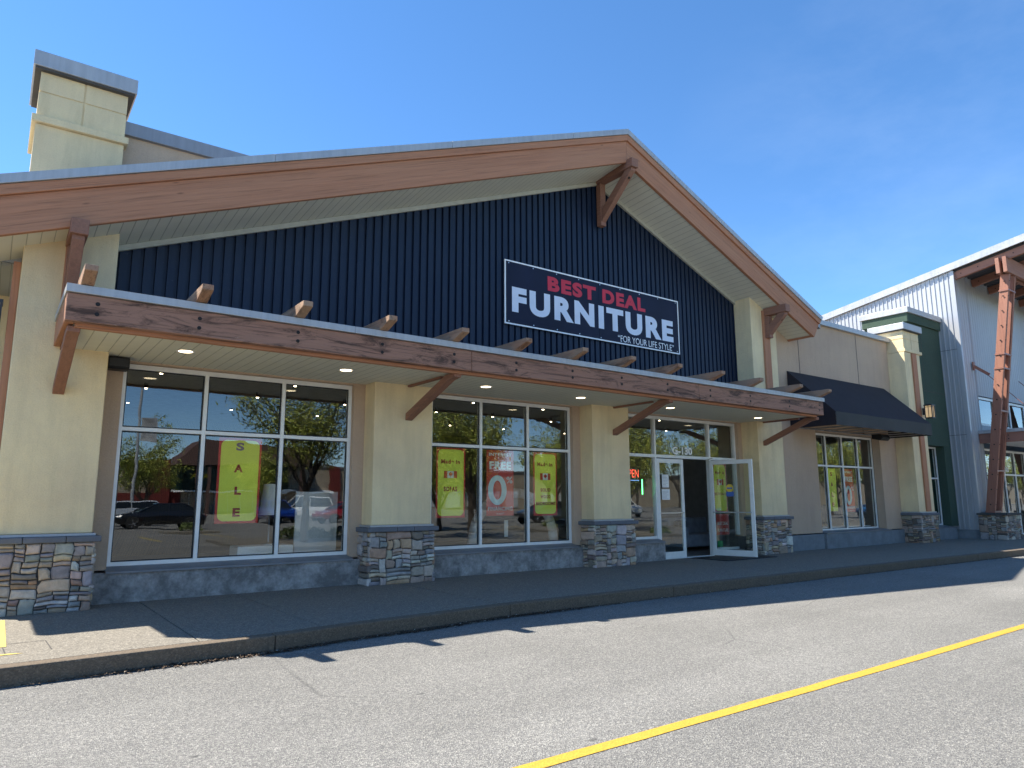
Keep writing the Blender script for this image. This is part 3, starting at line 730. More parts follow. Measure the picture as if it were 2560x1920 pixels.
# ---------------------------------------------------------------- recessed canopy lights
ORD = ['above the first shop window, nearest the left end', 'between the first window and the second pillar', 'above the second window, left of its middle', 'left of the third pillar brace', 'above the G-130 entrance', 'in front of the fourth pillar at the right end']
LX = [1.95, 4.24, 6.88, 9.15, 11.78, 15.0]; LYs = [-1.26, -1.21, -1.14, -1.10, -1.08, -1.06]
l0 = None
for i, x in enumerate(LX):
    if l0 is None:
        l0 = thing('ceiling_light', '', 'light', (0, 0, 0), 'recessed lights in the canopy soffit')
        MB().lathe((0, 0, 0), [(.088, .002), (.115, -.004), (.118, .003), (.088, .003)], 24).build('trim_ring', M['white'], l0, smooth=True)
        MB().lathe((0, 0, 0), [(.0, -.001), (.087, -.001), (.087, .0015), (0, .0015)], 24).build('lens', M['lamp_on'], l0)
        o = l0
    else: o = copy_tree(l0)
    o.location = (x, LYs[i], 3.313); o['label'] = 'round recessed soffit light '+ORD[i]
# flood light box at the soffit corner
fl = thing('floodlight', 'black box light fixed under the canopy beside the first pillar', 'floodlight', (1.27, -.25, 3.17))
MB().prism([(-.42, 3.17), (-.40, 3.30), (-.121, 3.312), (-.121, 3.15), (-.38, 3.14)], 'x', 1.15, 1.42).build('housing', M['black'], fl, bevel=.01)
MB().box(1.17, 1.40, -.43, -.421, 3.18, 3.285).build('lens', M['dark'], fl)

# ---------------------------------------------------------------- banner sign
SG = thing('banner_sign', 'wide navy banner reading BEST DEAL FURNITURE on the ribbed gable', 'sign', (10.6, -.14, 5.5))
bx0, bx1, bz0, bz1, by = 8.0, 13.28, 4.84, 6.183, -.165
def wavy(mb, x0, x1, z0, z1, y, n=40):
    vs = []
    for i in range(n+1):
        x = x0+(x1-x0)*i/n
        for k in range(3):
            z = z0+(z1-z0)*k/2; vs.append((x, y-.010*math.sin((x-8)*5.3+k)*.4, z))
    mb.add(vs, [(3*i+k, 3*i+3+k, 3*i+4+k, 3*i+1+k) for i in range(n) for k in (0, 1)])
m = MB(); m.box(bx0+.01, 10.598, by+.004, by+.02, bz0+.01, bz1-.01); m.box(10.604, bx1-.01, by+.004, by+.02, bz0+.01, bz1-.01)
bn = simple('banner_navy', (.008, .011, .032), .55, var=.25, vs=1.3); bn.node_tree.nodes['Principled BSDF'].inputs['Specular IOR Level'].default_value = .25; m.build('panel', bn, SG)
m = MB(); t = .028
m.box(bx0, bx1, by-.002, by+.022, bz1-t, bz1); m.box(bx0, bx1, by-.002, by+.022, bz0, bz0+t); m.box(bx0, bx0+t, by-.001, by+.021, bz0+t, bz1-t); m.box(bx1-t, bx1, by-.001, by+.021, bz0+t, bz1-t)
m.build('border', M['white'], SG)
bred = simple('banner_red', (.62, .02, .045), .5, var=.04)
for wd_, a_, b_ in (('BEST', 9.12, 10.51), ('DEAL', 10.71, 12.10)): text_mesh(wd_, a_, b_, 5.715, 6.04, by-.001, bold=.052, gap=1.2).build('lettering', bred, SG, recalc=False, label='red %s lettering' % wd_)
text_mesh('FURNITURE', 8.18, 13.06, 5.105, 5.635, by-.001, bold=.055, gap=1.24).build('lettering', simple('banner_white', (.72, .76, .85), .5, var=.03), SG, recalc=False, label='white FURNITURE lettering')
text_mesh('\u201cFOR YOUR LIFE STYLE\u201d', 11.17, 13.06, 4.895, 5.045, by-.001, bold=.0).build('lettering', M['white'], SG, recalc=False, label='small white tagline FOR YOUR LIFE STYLE')
m = MB()
for i in range(9):
    for z in (bz0+.06, bz1-.06): m.tube((bx0+.1+i*.635, by-.004, z), (bx0+.1+i*.635, by+.0, z), .014, n=8)
m.each('fixing_screw', M['steel'], SG)

# ---------------------------------------------------------------- black awning on the right bay
AW = thing('awning', 'black canvas wedge awning over the right-hand shop window', 'awning', (20.2, -.4, 3.3))
ax0, ax1 = 17.5, 22.95
m = MB(); m.add([(ax0, -.365, 4.86), (ax1, -.365, 4.86), (ax1, -1.67, 3.60), (ax0, -1.67, 3.60), (ax0, -.365, 4.83), (ax1, -.365, 4.83), (ax1, -1.655, 3.575), (ax0, -1.655, 3.575)], [(0, 1, 2, 3), (7, 6, 5, 4), (0, 4, 5, 1), (1, 5, 6, 2), (2, 6, 7, 3), (3, 7, 4, 0)])
m.build('top_canvas', M['awning'], AW)
m = MB(); m.box(ax0, ax1, -1.678, -1.668, 3.25, 3.598); m.build('valance', M['awning_drop'], AW)
m = MB()
for x in (ax0-.006, ax1): m.prism([(-.37, 4.85), (-1.665, 3.59), (-1.665, 3.25), (-.37, 3.25)], 'x', x, x+.006)
m.each('side_panel', M['awning'], AW)
m = MB()
for i in range(8):
    x = ax0+.15+i*(ax1-ax0-.3)/7
    m.bar((x, -.4, 4.74), (x, -1.6, 3.56), .03, .03); m.bar((x, -.38, 3.29), (x, -1.64, 3.29), .03, .03)
m.bar((ax0+.02, -1.63, 3.29), (ax1-.02, -1.63, 3.29), .03, .03); m.bar((ax0+.02, -.40, 3.29), (ax1-.02, -.40, 3.29), .03, .03)
m.build('frame', M['steel'], AW)
fl2 = thing('floodlight', 'dark box light hanging below the right end of the black awning', 'floodlight', (21.3, -.9, 3.1))
MB().prism([(-.75, 3.25), (-.75, 3.12), (-1.0, 3.06), (-1.08, 3.14), (-1.02, 3.25)], 'x', 21.1, 21.6).build('housing', M['black'], fl2, bevel=.02)

# ---------------------------------------------------------------- posters and things just inside the glass
def rrect(x0, x1, z0, z1, r, n=6):
    p = []
    for cx, cz, a0 in ((x1-r, z0+r, -90), (x1-r, z1-r, 0), (x0+r, z1-r, 90), (x0+r, z0+r, 180)):
        for i in range(n+1): a = R_(a0+90*i/n); p.append((cx+r*math.cos(a), cz+r*math.sin(a)))
    return p
LEAF = [(0, 1), (.16, .68), (.34, .78), (.28, .38), (.52, .62), (.58, .46), (.88, .5), (.76, .28), (.9, .18), (.46, -.22), (.5, -.4), (.06, -.34), (.08, -.8)]
LEAF = LEAF+[(-x, z) for x, z in reversed(LEAF[1:])]
def flag(root, cx, cz, wd, ht, y):
    m = MB(); m.box(cx-wd/2, cx-wd/4, y-.002, y, cz-ht/2, cz+ht/2); m.box(cx+wd/4, cx+wd/2, y-.002, y, cz-ht/2, cz+ht/2)
    s = ht*.44; m.add([(cx+a*s*.9, y-.0035, cz+b*s) for a, b in LEAF], [tuple(range(len(LEAF)))])
    m.build('flag_red', M['redp'], root, recalc=False)
    MB().box(cx-wd/4+.001, cx+wd/4-.001, y-.0015, y, cz-ht/2, cz+ht/2).build('flag_white', M['pw'], root)
def poster(x0, x1, z0, z1, y, label, lines, grp, flg=None, border='redp', fill='lime', rad=.09, b=.035):
    t = thing('poster', label, 'poster', ((x0+x1)/2, y, z0), grp)
    MB().box(x0, x1, y, y+.004, z0, z1).build('sheet', M[border], t)
    if fill: MB().prism(rrect(x0+b, x1-b, z0+b, z1-b, rad), 'y', y-.003, y-.001).build('panel', M[fill], t, recalc=True)
    for (txt, a, c, d, e, bold, mat) in lines:
        text_mesh(txt, a, c, d, e, y-.005, bold=bold, gap=1.15 if bold > .02 and len(txt) > 1 else 1.).build('lettering', M[mat], t, recalc=False)
    if flg: flag(t, *flg, y-.005)
    return t
SALEL = lambda xc, hw, z: None
poster(2.775, 3.42, 1.01, 2.31, .06, 'tall lime SALE poster with red border in the first window', [('S', 3.03, 3.15, 2.115, 2.24, .045, 'grey_txt'), ('A', 3.015, 3.15, 1.78, 1.905, .045, 'darkred'), ('L', 3.04, 3.14, 1.44, 1.565, .045, 'darkred'), ('E', 3.03, 3.14, 1.11, 1.24, .045, 'darkred')], 'lime and red sale posters in the shop windows')
poster(6.60, 7.23, 1.03, 2.32, .06, 'lime poster reading Made in, flag and SOFAS in second window, left pane', [('Made in', 6.70, 7.11, 2.02, 2.10, .045, 'darkred'), ('SOFAS', 6.76, 7.05, 1.51, 1.60, .045, 'darkred')], 'lime and red sale posters in the shop windows', (6.905, 1.82, .28, .13))
poster(8.87, 9.49, 1.035, 2.315, .06, 'lime poster reading Made in, flag, SOLID WOOD BEDROOMS in second window, right pane', [('Made in', 8.97, 9.37, 2.03, 2.11, .045, 'darkred'), ('SOLID', 9.05, 9.31, 1.515, 1.585, .045, 'darkred'), ('WOOD', 9.045, 9.31, 1.38, 1.45, .045, 'darkred'), ('BEDROOMS', 8.93, 9.44, 1.243, 1.312, .045, 'darkred')], 'lime and red sale posters in the shop windows', (9.175, 1.82, .27, .135))
def financing(x0, x1, z0, z1, y, label):
    fx_ = lambda a: x0+(x1-x0)*a; fz = lambda a: z0+(z1-z0)*a
    t = poster(x0, x1, z0, z1, y, label, [('INTEREST', fx_(.08), fx_(.92), fz(.90), fz(.95), .03, 'pw'), ('FREE', fx_(.10), fx_(.90), fz(.70), fz(.82), .05, 'pw'), ('%', fx_(.73), fx_(.95), fz(.49), fz(.59), .0, 'paleblue'),
               ('FINANCING', fx_(.05), fx_(.95), fz(.075), fz(.135), .03, 'pw'), ('o.a.c*', fx_(.36), fx_(.64), fz(.02), fz(.05), .0, 'pw')], 'red zero percent financing posters', None, 'redp', None)
    cx, cz = fx_(.39), fz(.385); m = MB(); n = 32
    vs = []
    for i in range(n):
        a = 2*math.pi*i/n
        vs += [(cx+math.cos(a)*(x1-x0)*.34, y-.006, cz+math.sin(a)*(z1-z0)*.225), (cx+math.cos(a)*(x1-x0)*.155, y-.006, cz+math.sin(a)*(z1-z0)*.145)]
    m.add(vs, [(2*i, 2*((i+1) % n), 2*((i+1) % n)+1, 2*i+1) for i in range(n)])
    m.build('zero', M['paleblue'], t, recalc=False)
financing(7.72, 8.37, 1.05, 2.325, .06, 'dark red INTEREST FREE 0% FINANCING poster in the middle of the second window')
poster(14.60, 15.13, 1.03, 2.25, .06, 'lime poster reading Made in, flag and SECTIONALS behind the open door', [('Made in', 14.68, 15.04, 1.98, 2.06, .045, 'darkred'), ('SECTIONALS', 14.63, 15.10, 1.45, 1.52, .045, 'darkred')], 'lime and red sale posters in the shop windows', (14.87, 1.78, .26, .15))
poster(14.64, 15.14, .48, .985, .06, 'small red poster reading BEST DEAL FURNITURE low behind the open door', [('BEST DEAL', 14.68, 15.10, .72, .80, .02, 'pw'), ('FURNITURE', 14.68, 15.10, .55, .63, .02, 'pw')], None, None, 'redp', None)
poster(19.78, 20.27, 1.0, 2.245, .0, 'narrow lime SALE poster in the far right window under the awning', [('S', 19.97, 20.08, 2.02, 2.14, .045, 'darkred'), ('A', 19.97, 20.08, 1.72, 1.84, .045, 'darkred'), ('L', 19.97, 20.08, 1.42, 1.54, .045, 'darkred'), ('E', 19.97, 20.08, 1.13, 1.25, .045, 'darkred')], 'lime and red sale posters in the shop windows', fill='lime', border='lime')
financing(20.72, 21.26, .97, 2.25, .0, 'dark red 0% FINANCING poster in the far right window under the awning')

o = text_mesh('OPEN', 11.52, 11.99, 1.85, 2.03, .12, bold=-.012).build('neon_sign', simple('neon_red', (.8, .1, .08), .4, emit=(1, .10, .06), est=1.0))
neon = thing('neon_sign', 'red neon OPEN sign inside the glass left of the entrance door', 'neon sign', (11.75, .12, 1.85))
o.parent = neon; o.name = 'neon_lettering'; o.matrix_parent_inverse = Matrix.Translation((-11.75, -.12, -1.85))
o.name = 'neon_lettering'
MB().box(11.5, 12.02, .125, .14, 1.74, 2.06).build('backing', M['dark'], neon)
m = MB()
for i in range(12): m.box(11.53+i*.04, 11.555+i*.04, .118, .123, 1.78, 1.79)
m.build('neon_dots', simple('neon_blue', (.1, .3, .8), .4, emit=(.2, .45, 1), est=1.), neon)
gt = thing('neon_tube', 'green vertical neon tube inside the glass left of the entrance door', 'neon tube', (12.1, .12, 1.47))
MB().tube((12.1, .12, 1.47), (12.1, .12, 1.81), .011, n=8).build('tube', simple('neon_green', (.1, .8, .2), .4, emit=(.1, 1, .25), est=3), gt)
m = thing('wall_banner', 'tall orange panel just inside the glass beside the third pillar', 'banner', (11.55, .25, .9)); MB().box(11.45, 11.63, .25, .27, .62, 1.4).build('panel', simple('orange_panel', (.8, .32, .02), .6), m)
MB().box(11.44, 11.64, .245, .275, 1.4, 1.43).build('rail', M['alu'], m)
m = thing('storage_box', 'yellow orange box standing in the lower left pane of the window under the awning', 'box', (19.25, .2, .5))
MB().box(19.0, 19.5, .08, .5, .55, .97).build('carton', simple('orange_box', (.85, .38, .05), .6), m); MB().box(18.95, 22.2, .06, .6, 0, .54).build('display_plinth', M['white'], m)

# white plinth + lamp, white board, sofa, egg chair, arc lamp
pl = thing('display_plinth', 'white plinth with green label behind the middle pane of the first window', 'plinth', (3.6, .5, 0))
MB().box(3.22, 4.1, .35, .8, 0, .64).build('body', M['white'], pl, bevel=.01); MB().box(3.70, 3.84, .345, .349, .42, .52).build('label_card', simple('green_card', (.05, .45, .12), .5), pl)
lamp = thing('table_lamp', 'white table lamp with tall shade on the plinth in the first window', 'lamp', (3.75, .55, .64))
MB().lathe((3.75, .55, .64), [(.0, 0), (.12, 0), (.12, .02), (.03, .03), (.015, .06), (.012, .5), (.0, .5)]).build('stand', M['steel'], lamp, smooth=True)
MB().lathe((3.75, .55, 1.12), [(.17, 0), (.11, .5)]).build('lamp_shade', M['white'], lamp, smooth=True)
wb = thing('display_board', 'large white board standing inside the right pane of the first window', 'board', (4.1, .7, 0))
MB().box(4.25, 5.0, .75, .78, .1, 1.5).build('panel', M['white'], wb); m = MB(); m.bar((4.35, .8, 0), (4.35, .78, 1.4), .03, .03); m.bar((4.9, .8, 0), (4.9, .78, 1.4), .03, .03); m.build('leg', M['steel'], wb)
so = thing('sofa', 'grey upholstered sofa seen through the open doorway', 'sofa', (0, 0, 0))
fab = simple('grey_fabric', (.26, .31, .40), .95, var=.2)
MB().box(14.1, 15.9, 1.4, 2.2, .08, .42).build('seat', fab, so, bevel=.05); MB().box(14.1, 15.9, 2.05, 2.35, .3, .85).build('backrest', fab, so, bevel=.06)
MB().box(13.95, 14.15, 1.35, 2.3, .08, .62).build('armrest', fab, so, bevel=.05); MB().box(15.85, 16.05, 1.35, 2.3, .08, .62).build('armrest', fab, so, bevel=.05); so.location = (1.15, .1, 0)
cu = thing('cushion', 'dark patterned cushion on the grey sofa in the doorway', 'cushion', (0, 0, 0)); MB().box(14.2, 14.6, 1.8, 1.95, .43, .78).build('cover', simple('cushion_cloth', (.05, .05, .055), .9, var=.8, vs=30), cu, bevel=.05); cu.location = (1.15, .1, 0)
eg = thing('egg_chair', 'rounded black armchair with a price tag behind the second window', 'armchair', (8.7, 1.0, 0))
MB().lathe((8.75, 1.0, .1), [(0, .05), (.3, .05), (.46, .2), (.5, .45), (.44, .72), (.3, .86), (0, .9)], 24).build('shell', M['black'], eg, smooth=True); MB().lathe((8.75, 1.0, 0), [(0, 0), (.3, 0), (.3, .02), (.04, .05), (.04, .2), (0, .2)]).build('foot', M['steel'], eg)
MB().box(8.44, 8.53, .47, .474, .62, .95).build('price_tag', M['pw'], eg)
al = thing('arc_lamp', 'white arched floor lamp standing behind the second window', 'floor lamp', (9.9, .9, 0))
m = MB(); pp = [(7.8+.0, .75, 0)]+[(8.9-1.05*math.cos(R_(a)), .75, .5+1.0*math.sin(R_(a))) for a in range(0, 181, 12)]+[(9.95, .75, 0)]
for a, b in zip(pp, pp[1:]): m.tube(a, b, .10, n=12)
m.build('arch', M['white'], al, smooth=True)
MB().lathe((7.8, .75, 0), [(0, 0), (.18, 0), (.18, .02), (0, .02)]).build('foot', M['white'], al)
mt = thing('door_mat', 'flat black rubber mat on the pavement in front of the entrance', 'mat', (14.1, -.9, 0))
MB().box(13.3, 15.15, -1.25, -.22, .001, .014).build('rubber', simple('mat_rubber', (.014, .018, .03), .85), mt, bevel=.004)
m = MB()
for i in range(9): m.box(13.36+i*.2, 13.5+i*.2, -1.2, -.27, .0145, .017)
m.build('rib', M['black'], mt)
# ceiling spots
s0 = None; rnd = random.Random(5)
k = 0
for i in range(11):
    for yy in (1.1, 2.9, 5.2):
        x = 2.0+i*2.0+rnd.uniform(-.3, .3)
        if s0 is None:
            s0 = thing('spotlight', '', 'spotlight', (0, 0, 0), 'small lit spotlights on the shop ceiling')
            MB().tube((0, 0, .0), (0, 0, -.10), .035, n=12).build('can', M['dark'], s0); MB().tube((0, 0, -.101), (0, 0, -.106), .024, n=12).build('lens', M['spot'], s0); o = s0
        else: o = copy_tree(s0)
        o.location = (x, yy, 3.48); o['label'] = 'small lit spotlight on the shop ceiling seen through the glass'

# ---------------------------------------------------------------- green corner block
GB = thing('shop_building', 'dark green stucco block with grey cap between the far pillar and the silver building', 'building', (26, 0, 0))
gx0, gx1 = 24.80, 27.28
m = MB(); m.box(gx0, gx1, -.45, 1.0, 3.15, 7.35); m.box(gx0+.0, gx0+.05, -.45, 1, .43, 3.15); m.box(26.72, gx1, -.45, 1.0, .43, 3.15); m.box(24.46, 26.72, .3, 1.0, .43, 3.15); m.box(24.46, gx0, -.10, .9, .43, 5.9)
gw = m.build('wall', M['green'], GB, bevel=.006)
m = MB(); m.box(gx0-.06, gx1, -.52, 1.05, 7.35, 7.66); m.build('cornice', M['green'], GB, bevel=.01)
MB().box(gx0-.12, gx1, -.58, 1.1, 7.66, 7.85).build('metal_cap', M['flash'], GB, bevel=.006)
m = MB(); m.box(gx0, gx1, -.453, -.4505, 5.02, 5.035); m.box(25.75, 25.765, -.453, -.4505, 3.2, 7.3); m.each('control_joint', M['mortar'], GB)
m = MB(); m.box(24.46, 26.98, -.5, .3, -.1, .38); m.build('concrete_base', M['pale_concrete'], GB, bevel=.006)
MB().prism([(-.52, .385), (-.52, .40), (-.15, .46), (-.15, .385)], 'x', 24.46, 26.9).build('window_sill', M['sill'], GB)
window([24.9, 25.8, 26.70], -.15, [.46, 2.05, 3.14], GB, .05)

# ---------------------------------------------------------------- silver corrugated building
SV = thing('shop_building', 'silver corrugated metal building with rising roof and timber posts at the right edge', 'building', (31, 0, 0))
sx, sy = 27.3, -1.1
def zr(y): return 9.55-.172*y        # top of roof edge
def ribbed(mb, path, zfun0, zfun1):
    for (p, q) in zip(path, path[1:]):
        mb.quad((p[0], p[1], zfun0(p)), (q[0], q[1], zfun0(q)), (q[0], q[1], zfun1(q)), (p[0], p[1], zfun1(p)))
side = []; y = 8.0
while y > sy+.12:
    for u, d in ((0, 0), (-.105, 0), (-.115, -.03), (-.147, -.03)): side.append((sx+d, y+u))
    y -= .157
side = [p for p in side if p[1] > sy+.09]; side.append((sx, sy+.09))
m = MB(); ribbed(m, side, lambda p: .30, lambda p: zr(p[1])-.26); m.build('side_wall', M['corr'], SV, recalc=False, label='bright ribbed side wall facing left')
lp2 = MB()
for z in (3.55, 6.6): lp2.box(sx-.034, sx-.030, sy+.1, 7.9, z, z+.012)
lp2.each('panel_lap', M['mortar'], SV)
m = MB(); m.box(sx-.035, sx+.1, sy-.035, sy+.09, .30, zr(sy)-.27); m.build('corner_trim', M['corr'], SV)
def fpath(x0, x1, per=.2, d=.055, n=6):
    out_ = []; x = x0
    while x < x1:
        for i in range(n): out_.append((min(x+per*i/n, x1), sy+d*.5*(1-math.cos(2*math.pi*i/n))-.0))
        x += per
    out_.append((x1, sy)); return out_
m = MB(); ribbed(m, fpath(sx+.1, 28.36), lambda p: .30, lambda p: zr(sy)-.26); ribbed(m, fpath(28.36, 42), lambda p: 5.02, lambda p: zr(sy)-.26); ribbed(m, fpath(28.36, 42), lambda p: 3.72, lambda p: 3.95)
m.build('front_wall', M['corr'], SV, recalc=False, smooth=True, label='shaded corrugated front wall')
m = MB(); m.box(sx-.03, 28.3, sy-.05, 3, -.1, .29); m.build('concrete_base', M['pale_concrete'], SV)
m = MB(); m.add([(x, y, zr(y)+dz) for x in (sx-.12, 42) for y, dz in ((8, 0), (8, -.25), (-3.75, -.25), (-3.75, 0))], [(0, 1, 2, 3), (7, 6, 5, 4), (0, 4, 5, 1), (1, 5, 6, 2), (2, 6, 7, 3), (3, 7, 4, 0)])
rfs = m.build('roof', M['flash'], SV)
m = MB(); x = sx-.05
while x < 42:
    for u, d in ((0, 0), (.12, 0), (.15, -.04), (.27, -.04)):
        pass
    m.add([(x, sy, zr(sy)-.262), (x+.13, sy, zr(sy)-.262), (x+.16, sy, zr(sy)-.30), (x+.27, sy, zr(sy)-.30), (x+.3, sy, zr(sy)-.262), (x, -3.7, zr(-3.7)-.262), (x+.13, -3.7, zr(-3.7)-.262), (x+.16, -3.7, zr(-3.7)-.30), (x+.27, -3.7, zr(-3.7)-.30), (x+.3, -3.7, zr(-3.7)-.262)], [(i, i+1, i+6, i+5) for i in range(4)])
    x += .3
m.build('roof_deck', M['corr_dark'], rfs, recalc=False)
M['post'] = wood('post_wood_z', (0, R_(90), 0), (.30, .125, .078), .2)
M['postbeam'] = wood('post_wood_y', (0, 0, R_(90)), (.30, .135, .09), .1); M['postx'] = wood('post_wood_x', (0, 0, 0), (.30, .135, .09), .1)
for x in [27.42+1.55*i for i in range(9)]:
    r_ = MB().bar((x, sy, zr(sy)-.45), (x, -3.55, zr(-3.55)-.45), .13, .27).build('rafter', M['postbeam'], rfs, bevel=.008)
    m = MB()
    for yy in (-1.35, -1.9, -3.0, -3.4): m.tube((x-.072, yy, zr(yy)-.45), (x-.062, yy, zr(yy)-.45), .02, n=8)
    m.each('bolt', M['bolt'], r_)
m = MB(); m.box(27.2, 41, -2.60, -2.48, 8.98, 9.53); m.box(27.2, 41, -2.82, -2.70, 8.98, 9.53); m.each('header_beam', M['postx'], rfs, bevel=.01)
def post(xb, xt):
    m = MB(); yb0, yt0 = -1.40, -2.65
    b_, t_ = (yb0, .86), (yt0, 8.95)
    for dx in (-.27, .27): m.bar((xb+dx, yb0, .90), (xt+dx*.9, yt0, 8.97), .12, .27, up=(0, 1, 0))
    p_ = m.build('post', M['post'], SV, bevel=.008)
    k = MB()
    for dx in (-.18, .18): k.bar((xb+dx, yb0, .84), (xt+dx*.9, yt0, 8.97), .035, .20, up=(0, 1, 0))
    for f in (.0, .17, .42, .60, .66, .93):
        y_ = yb0+(yt0-yb0)*f; z_ = .90+8.07*f; x_ = xb+(xt-xb)*f
        k.box(x_-.335, x_+.335, y_-.145, y_+.145, z_-.02, z_+.035)
    k.build('steel_plate', simple('painted_steel', (.28, .12, .08), .5), p_)
    q = MB()
    for i in range(16):
        f = (i+.5)/16; y_ = yb0+(yt0-yb0)*f; z_ = .90+8.07*f; x_ = xb+(xt-xb)*f
        q.tube((x_-.345, y_, z_), (x_-.325, y_, z_), .022, n=10); q.tube((x_-.27, y_-.145, z_), (x_-.27, y_-.13, z_), .022, n=8)
    q.each('bolt', M['bolt'], p_)
    sb_ = MB(); sb_.mi = 1; sb_.col = (.06, .055, .05); x0, x1, yf, yb1 = xb-.62, xb+.62, -1.95, -1.12; sb_.box(x0+.03, x1-.03, yf+.03, yb1, -.1, .80); sb_.mi = 0
    stone_face(sb_, (x0, yf+.035, -.01), (1, 0, 0), (0, -1, 0), x1-x0, .81, 71, .8); stone_face(sb_, (x0+.035, yf, -.01), (0, 1, 0), (-1, 0, 0), yb1-yf, .81, 72, .8)
    sb_.build('stone_base', [M['stone'], M['mortar']], p_)
    MB().box(x0-.06, x1+.06, yf-.06, yb1+.02, .80, .87).build('cap_stone', M['mortar'], p_, bevel=.01)
post(27.75, 27.75)
post(34.5, 34.5)
window([28.36, 29.9, 31.4, 32.9, 34.4, 35.9], sy+.10, [3.95, 5.0], SV, .07)
window([28.36, 29.5, 30.2, 31.25, 32.3, 33.4, 36], sy+.10, [.02, 2.22, 3.12], SV, .06)
text_mesh('G-120', 30.0, 30.72, 2.33, 2.50, sy+.10, bold=.02).build('unit_number', M['white'], SV, recalc=False)
m = MB()
for x in (30.2, 31.25, 32.3): m.box(x+.05, x+.09, sy+.02, sy+.05, .9, 1.35); 
m.each('door_handle', M['dark'], SV)
cn = MB(); cn.box(28.02, 28.12, -3.3, sy, 3.27, 3.60); cn.box(28.12, 40, -3.3, -3.18, 3.27, 3.60)
c2 = cn.build('canopy', M['postbeam'], SV, bevel=.008)
MB().box(27.98, 40, -3.34, sy, 3.605, 3.72).build('flashing', M['flash'], c2); MB().box(28.13, 40, -3.17, sy, 3.30, 3.34).build('soffit', M['white'], c2)
m = MB()
for yy in (-1.5, -2.0, -2.5, -3.0):
    for z in (3.38, 3.50): m.tube((28.012, yy, z), (28.025, yy, z), .02, n=8)
m.each('bolt', M['bolt'], c2)
MB().tube((29.2, -2.2, 3.297), (29.2, -2.2, 3.292), .1, n=16).build('recessed_light', M['lamp_on'], c2)
m = MB(); m.bar((28.1, sy-.06, 6.05), (28.16, sy-.5, 5.68), .10, .05, up=(1, 0, 0)); m.box(28.03, 28.17, sy-.08, sy-.035, 5.9, 6.2)
for xx in (28.12, 31.2): m.tube((xx, sy-.4, 5.75), (xx, -3.2, 3.72), .012, n=8)
m.build('tie_rod', simple('rod_brown', (.28, .12, .08), .5), c2)
m = MB(); m.box(28.3, 42, -.2, 8, 3.2, 3.3); m.box(28.3, 42, 3, 3.1, -.1, 8.6); m.box(28.3, 42, -1.0, 3, -.1, .0); m.box(42, 42.1, -1, 8, 0, 7.8); m.box(27.32, 27.42, -.95, 7.9, 0, 7.8)
m.build('interior_wall', M['wall_in'], SV)

# ---------------------------------------------------------------- behind the camera: what the glass reflects
LEAFM = attr_mat('leaves', .6, 20, .15, 3)
BARK = simple('bark', (.07, .055, .042), .9, var=.4, vs=20)
def tree(name, label, loc, H, crownR, seed, group, leafcol=(.27, .31, .05), trunk_r=.13, density=1., cat='tree', first=.32):
    rnd = random.Random(seed); t = thing(name, label, cat, loc, group); m = MB(); tips = []
    def limb(p, d, L_, r, lv):
        n = 3; q = p
        for i in range(n):
            d = (d+Vector((rnd.uniform(-1, 1), rnd.uniform(-1, 1), rnd.uniform(-.2, .5)))*.13).normalized()
            q2 = q+d*L_/n; r2 = r*(1-.22); m.tube(q, q2, r, r2, n=6, cap=False)
            if lv > 0 or i > 0: tips.append((q2.copy(), lv)) if lv >= 2 else None
            if lv < 3:
                for _ in range(2 if lv else (2 if i > 0 else 0)):
                    ax = Vector((rnd.uniform(-1, 1), rnd.uniform(-1, 1), rnd.uniform(-.1, .6))).normalized()
                    nd = (d*.62+ax*.8).normalized(); limb(q2, nd, L_*rnd.uniform(.5, .66), r2*.55, lv+1)
            q, r = q2, r2
        tips.append((q.copy(), lv))
    base = Vector(loc); top = base+Vector((rnd.uniform(-.1, .1), rnd.uniform(-.1, .1), H*first))
    m.tube(base-Vector((0, 0, .1)), top, trunk_r*1.15, trunk_r*.8, n=10, cap=False)
    for k in range(5):
        a = 2*math.pi*k/5+rnd.uniform(-.4, .4); sp = .15 if k == 0 else rnd.uniform(.4, 1.0)
        limb(top, Vector((math.cos(a)*sp, math.sin(a)*sp, 1)).normalized(), H*(1-first)*rnd.uniform(.52, .72)*(1 if k else 1.3), trunk_r*.6, 1)
    m.build('trunk', BARK, t, recalc=False)
    lf = MB()
    for p, lv in tips:
        for _ in range(int((9 if trunk_r < .14 else 7)*density)+(6 if lv > 2 else 0)):
            c = p+Vector((rnd.gauss(0, .2), rnd.gauss(0, .2), rnd.gauss(0, .17)))
            a = Vector((rnd.uniform(-1, 1), rnd.uniform(-1, 1), rnd.uniform(-.8, .5))).normalized(); b = a.orthogonal().normalized()
            s = rnd.uniform(.055, .10)*(crownR/1.9)**.8; k = rnd.uniform(.55, 1.7)
            lf.col = (leafcol[0]*k*rnd.uniform(.9, 1.2), leafcol[1]*k, leafcol[2]*k)
            lf.quad(c-a*s, c-b*s*.27, c+a*s, c+b*s*.27)
    lf.build('crown', LEAFM, t, recalc=False)
    return t
tree('tree', 'young leafy tree in the parking island mirrored in the first window', (8.7, -12.3, RZ), 5.7, 1.7, 5, 'young trees along the parking islands')
tree('tree', 'broad leafy tree mirrored in the second window', (15.6, -12.6, RZ), 6.0, 1.9, 9, 'young trees along the parking islands')
tree('tree', 'leafy tree mirrored above the entrance door', (23.5, -12.2, RZ), 6.2, 1.9, 14, 'young trees along the parking islands')
tree('tree', 'leafy tree mirrored in the window under the awning', (33.5, -12.5, RZ), 6.2, 1.9, 17, 'young trees along the parking islands')
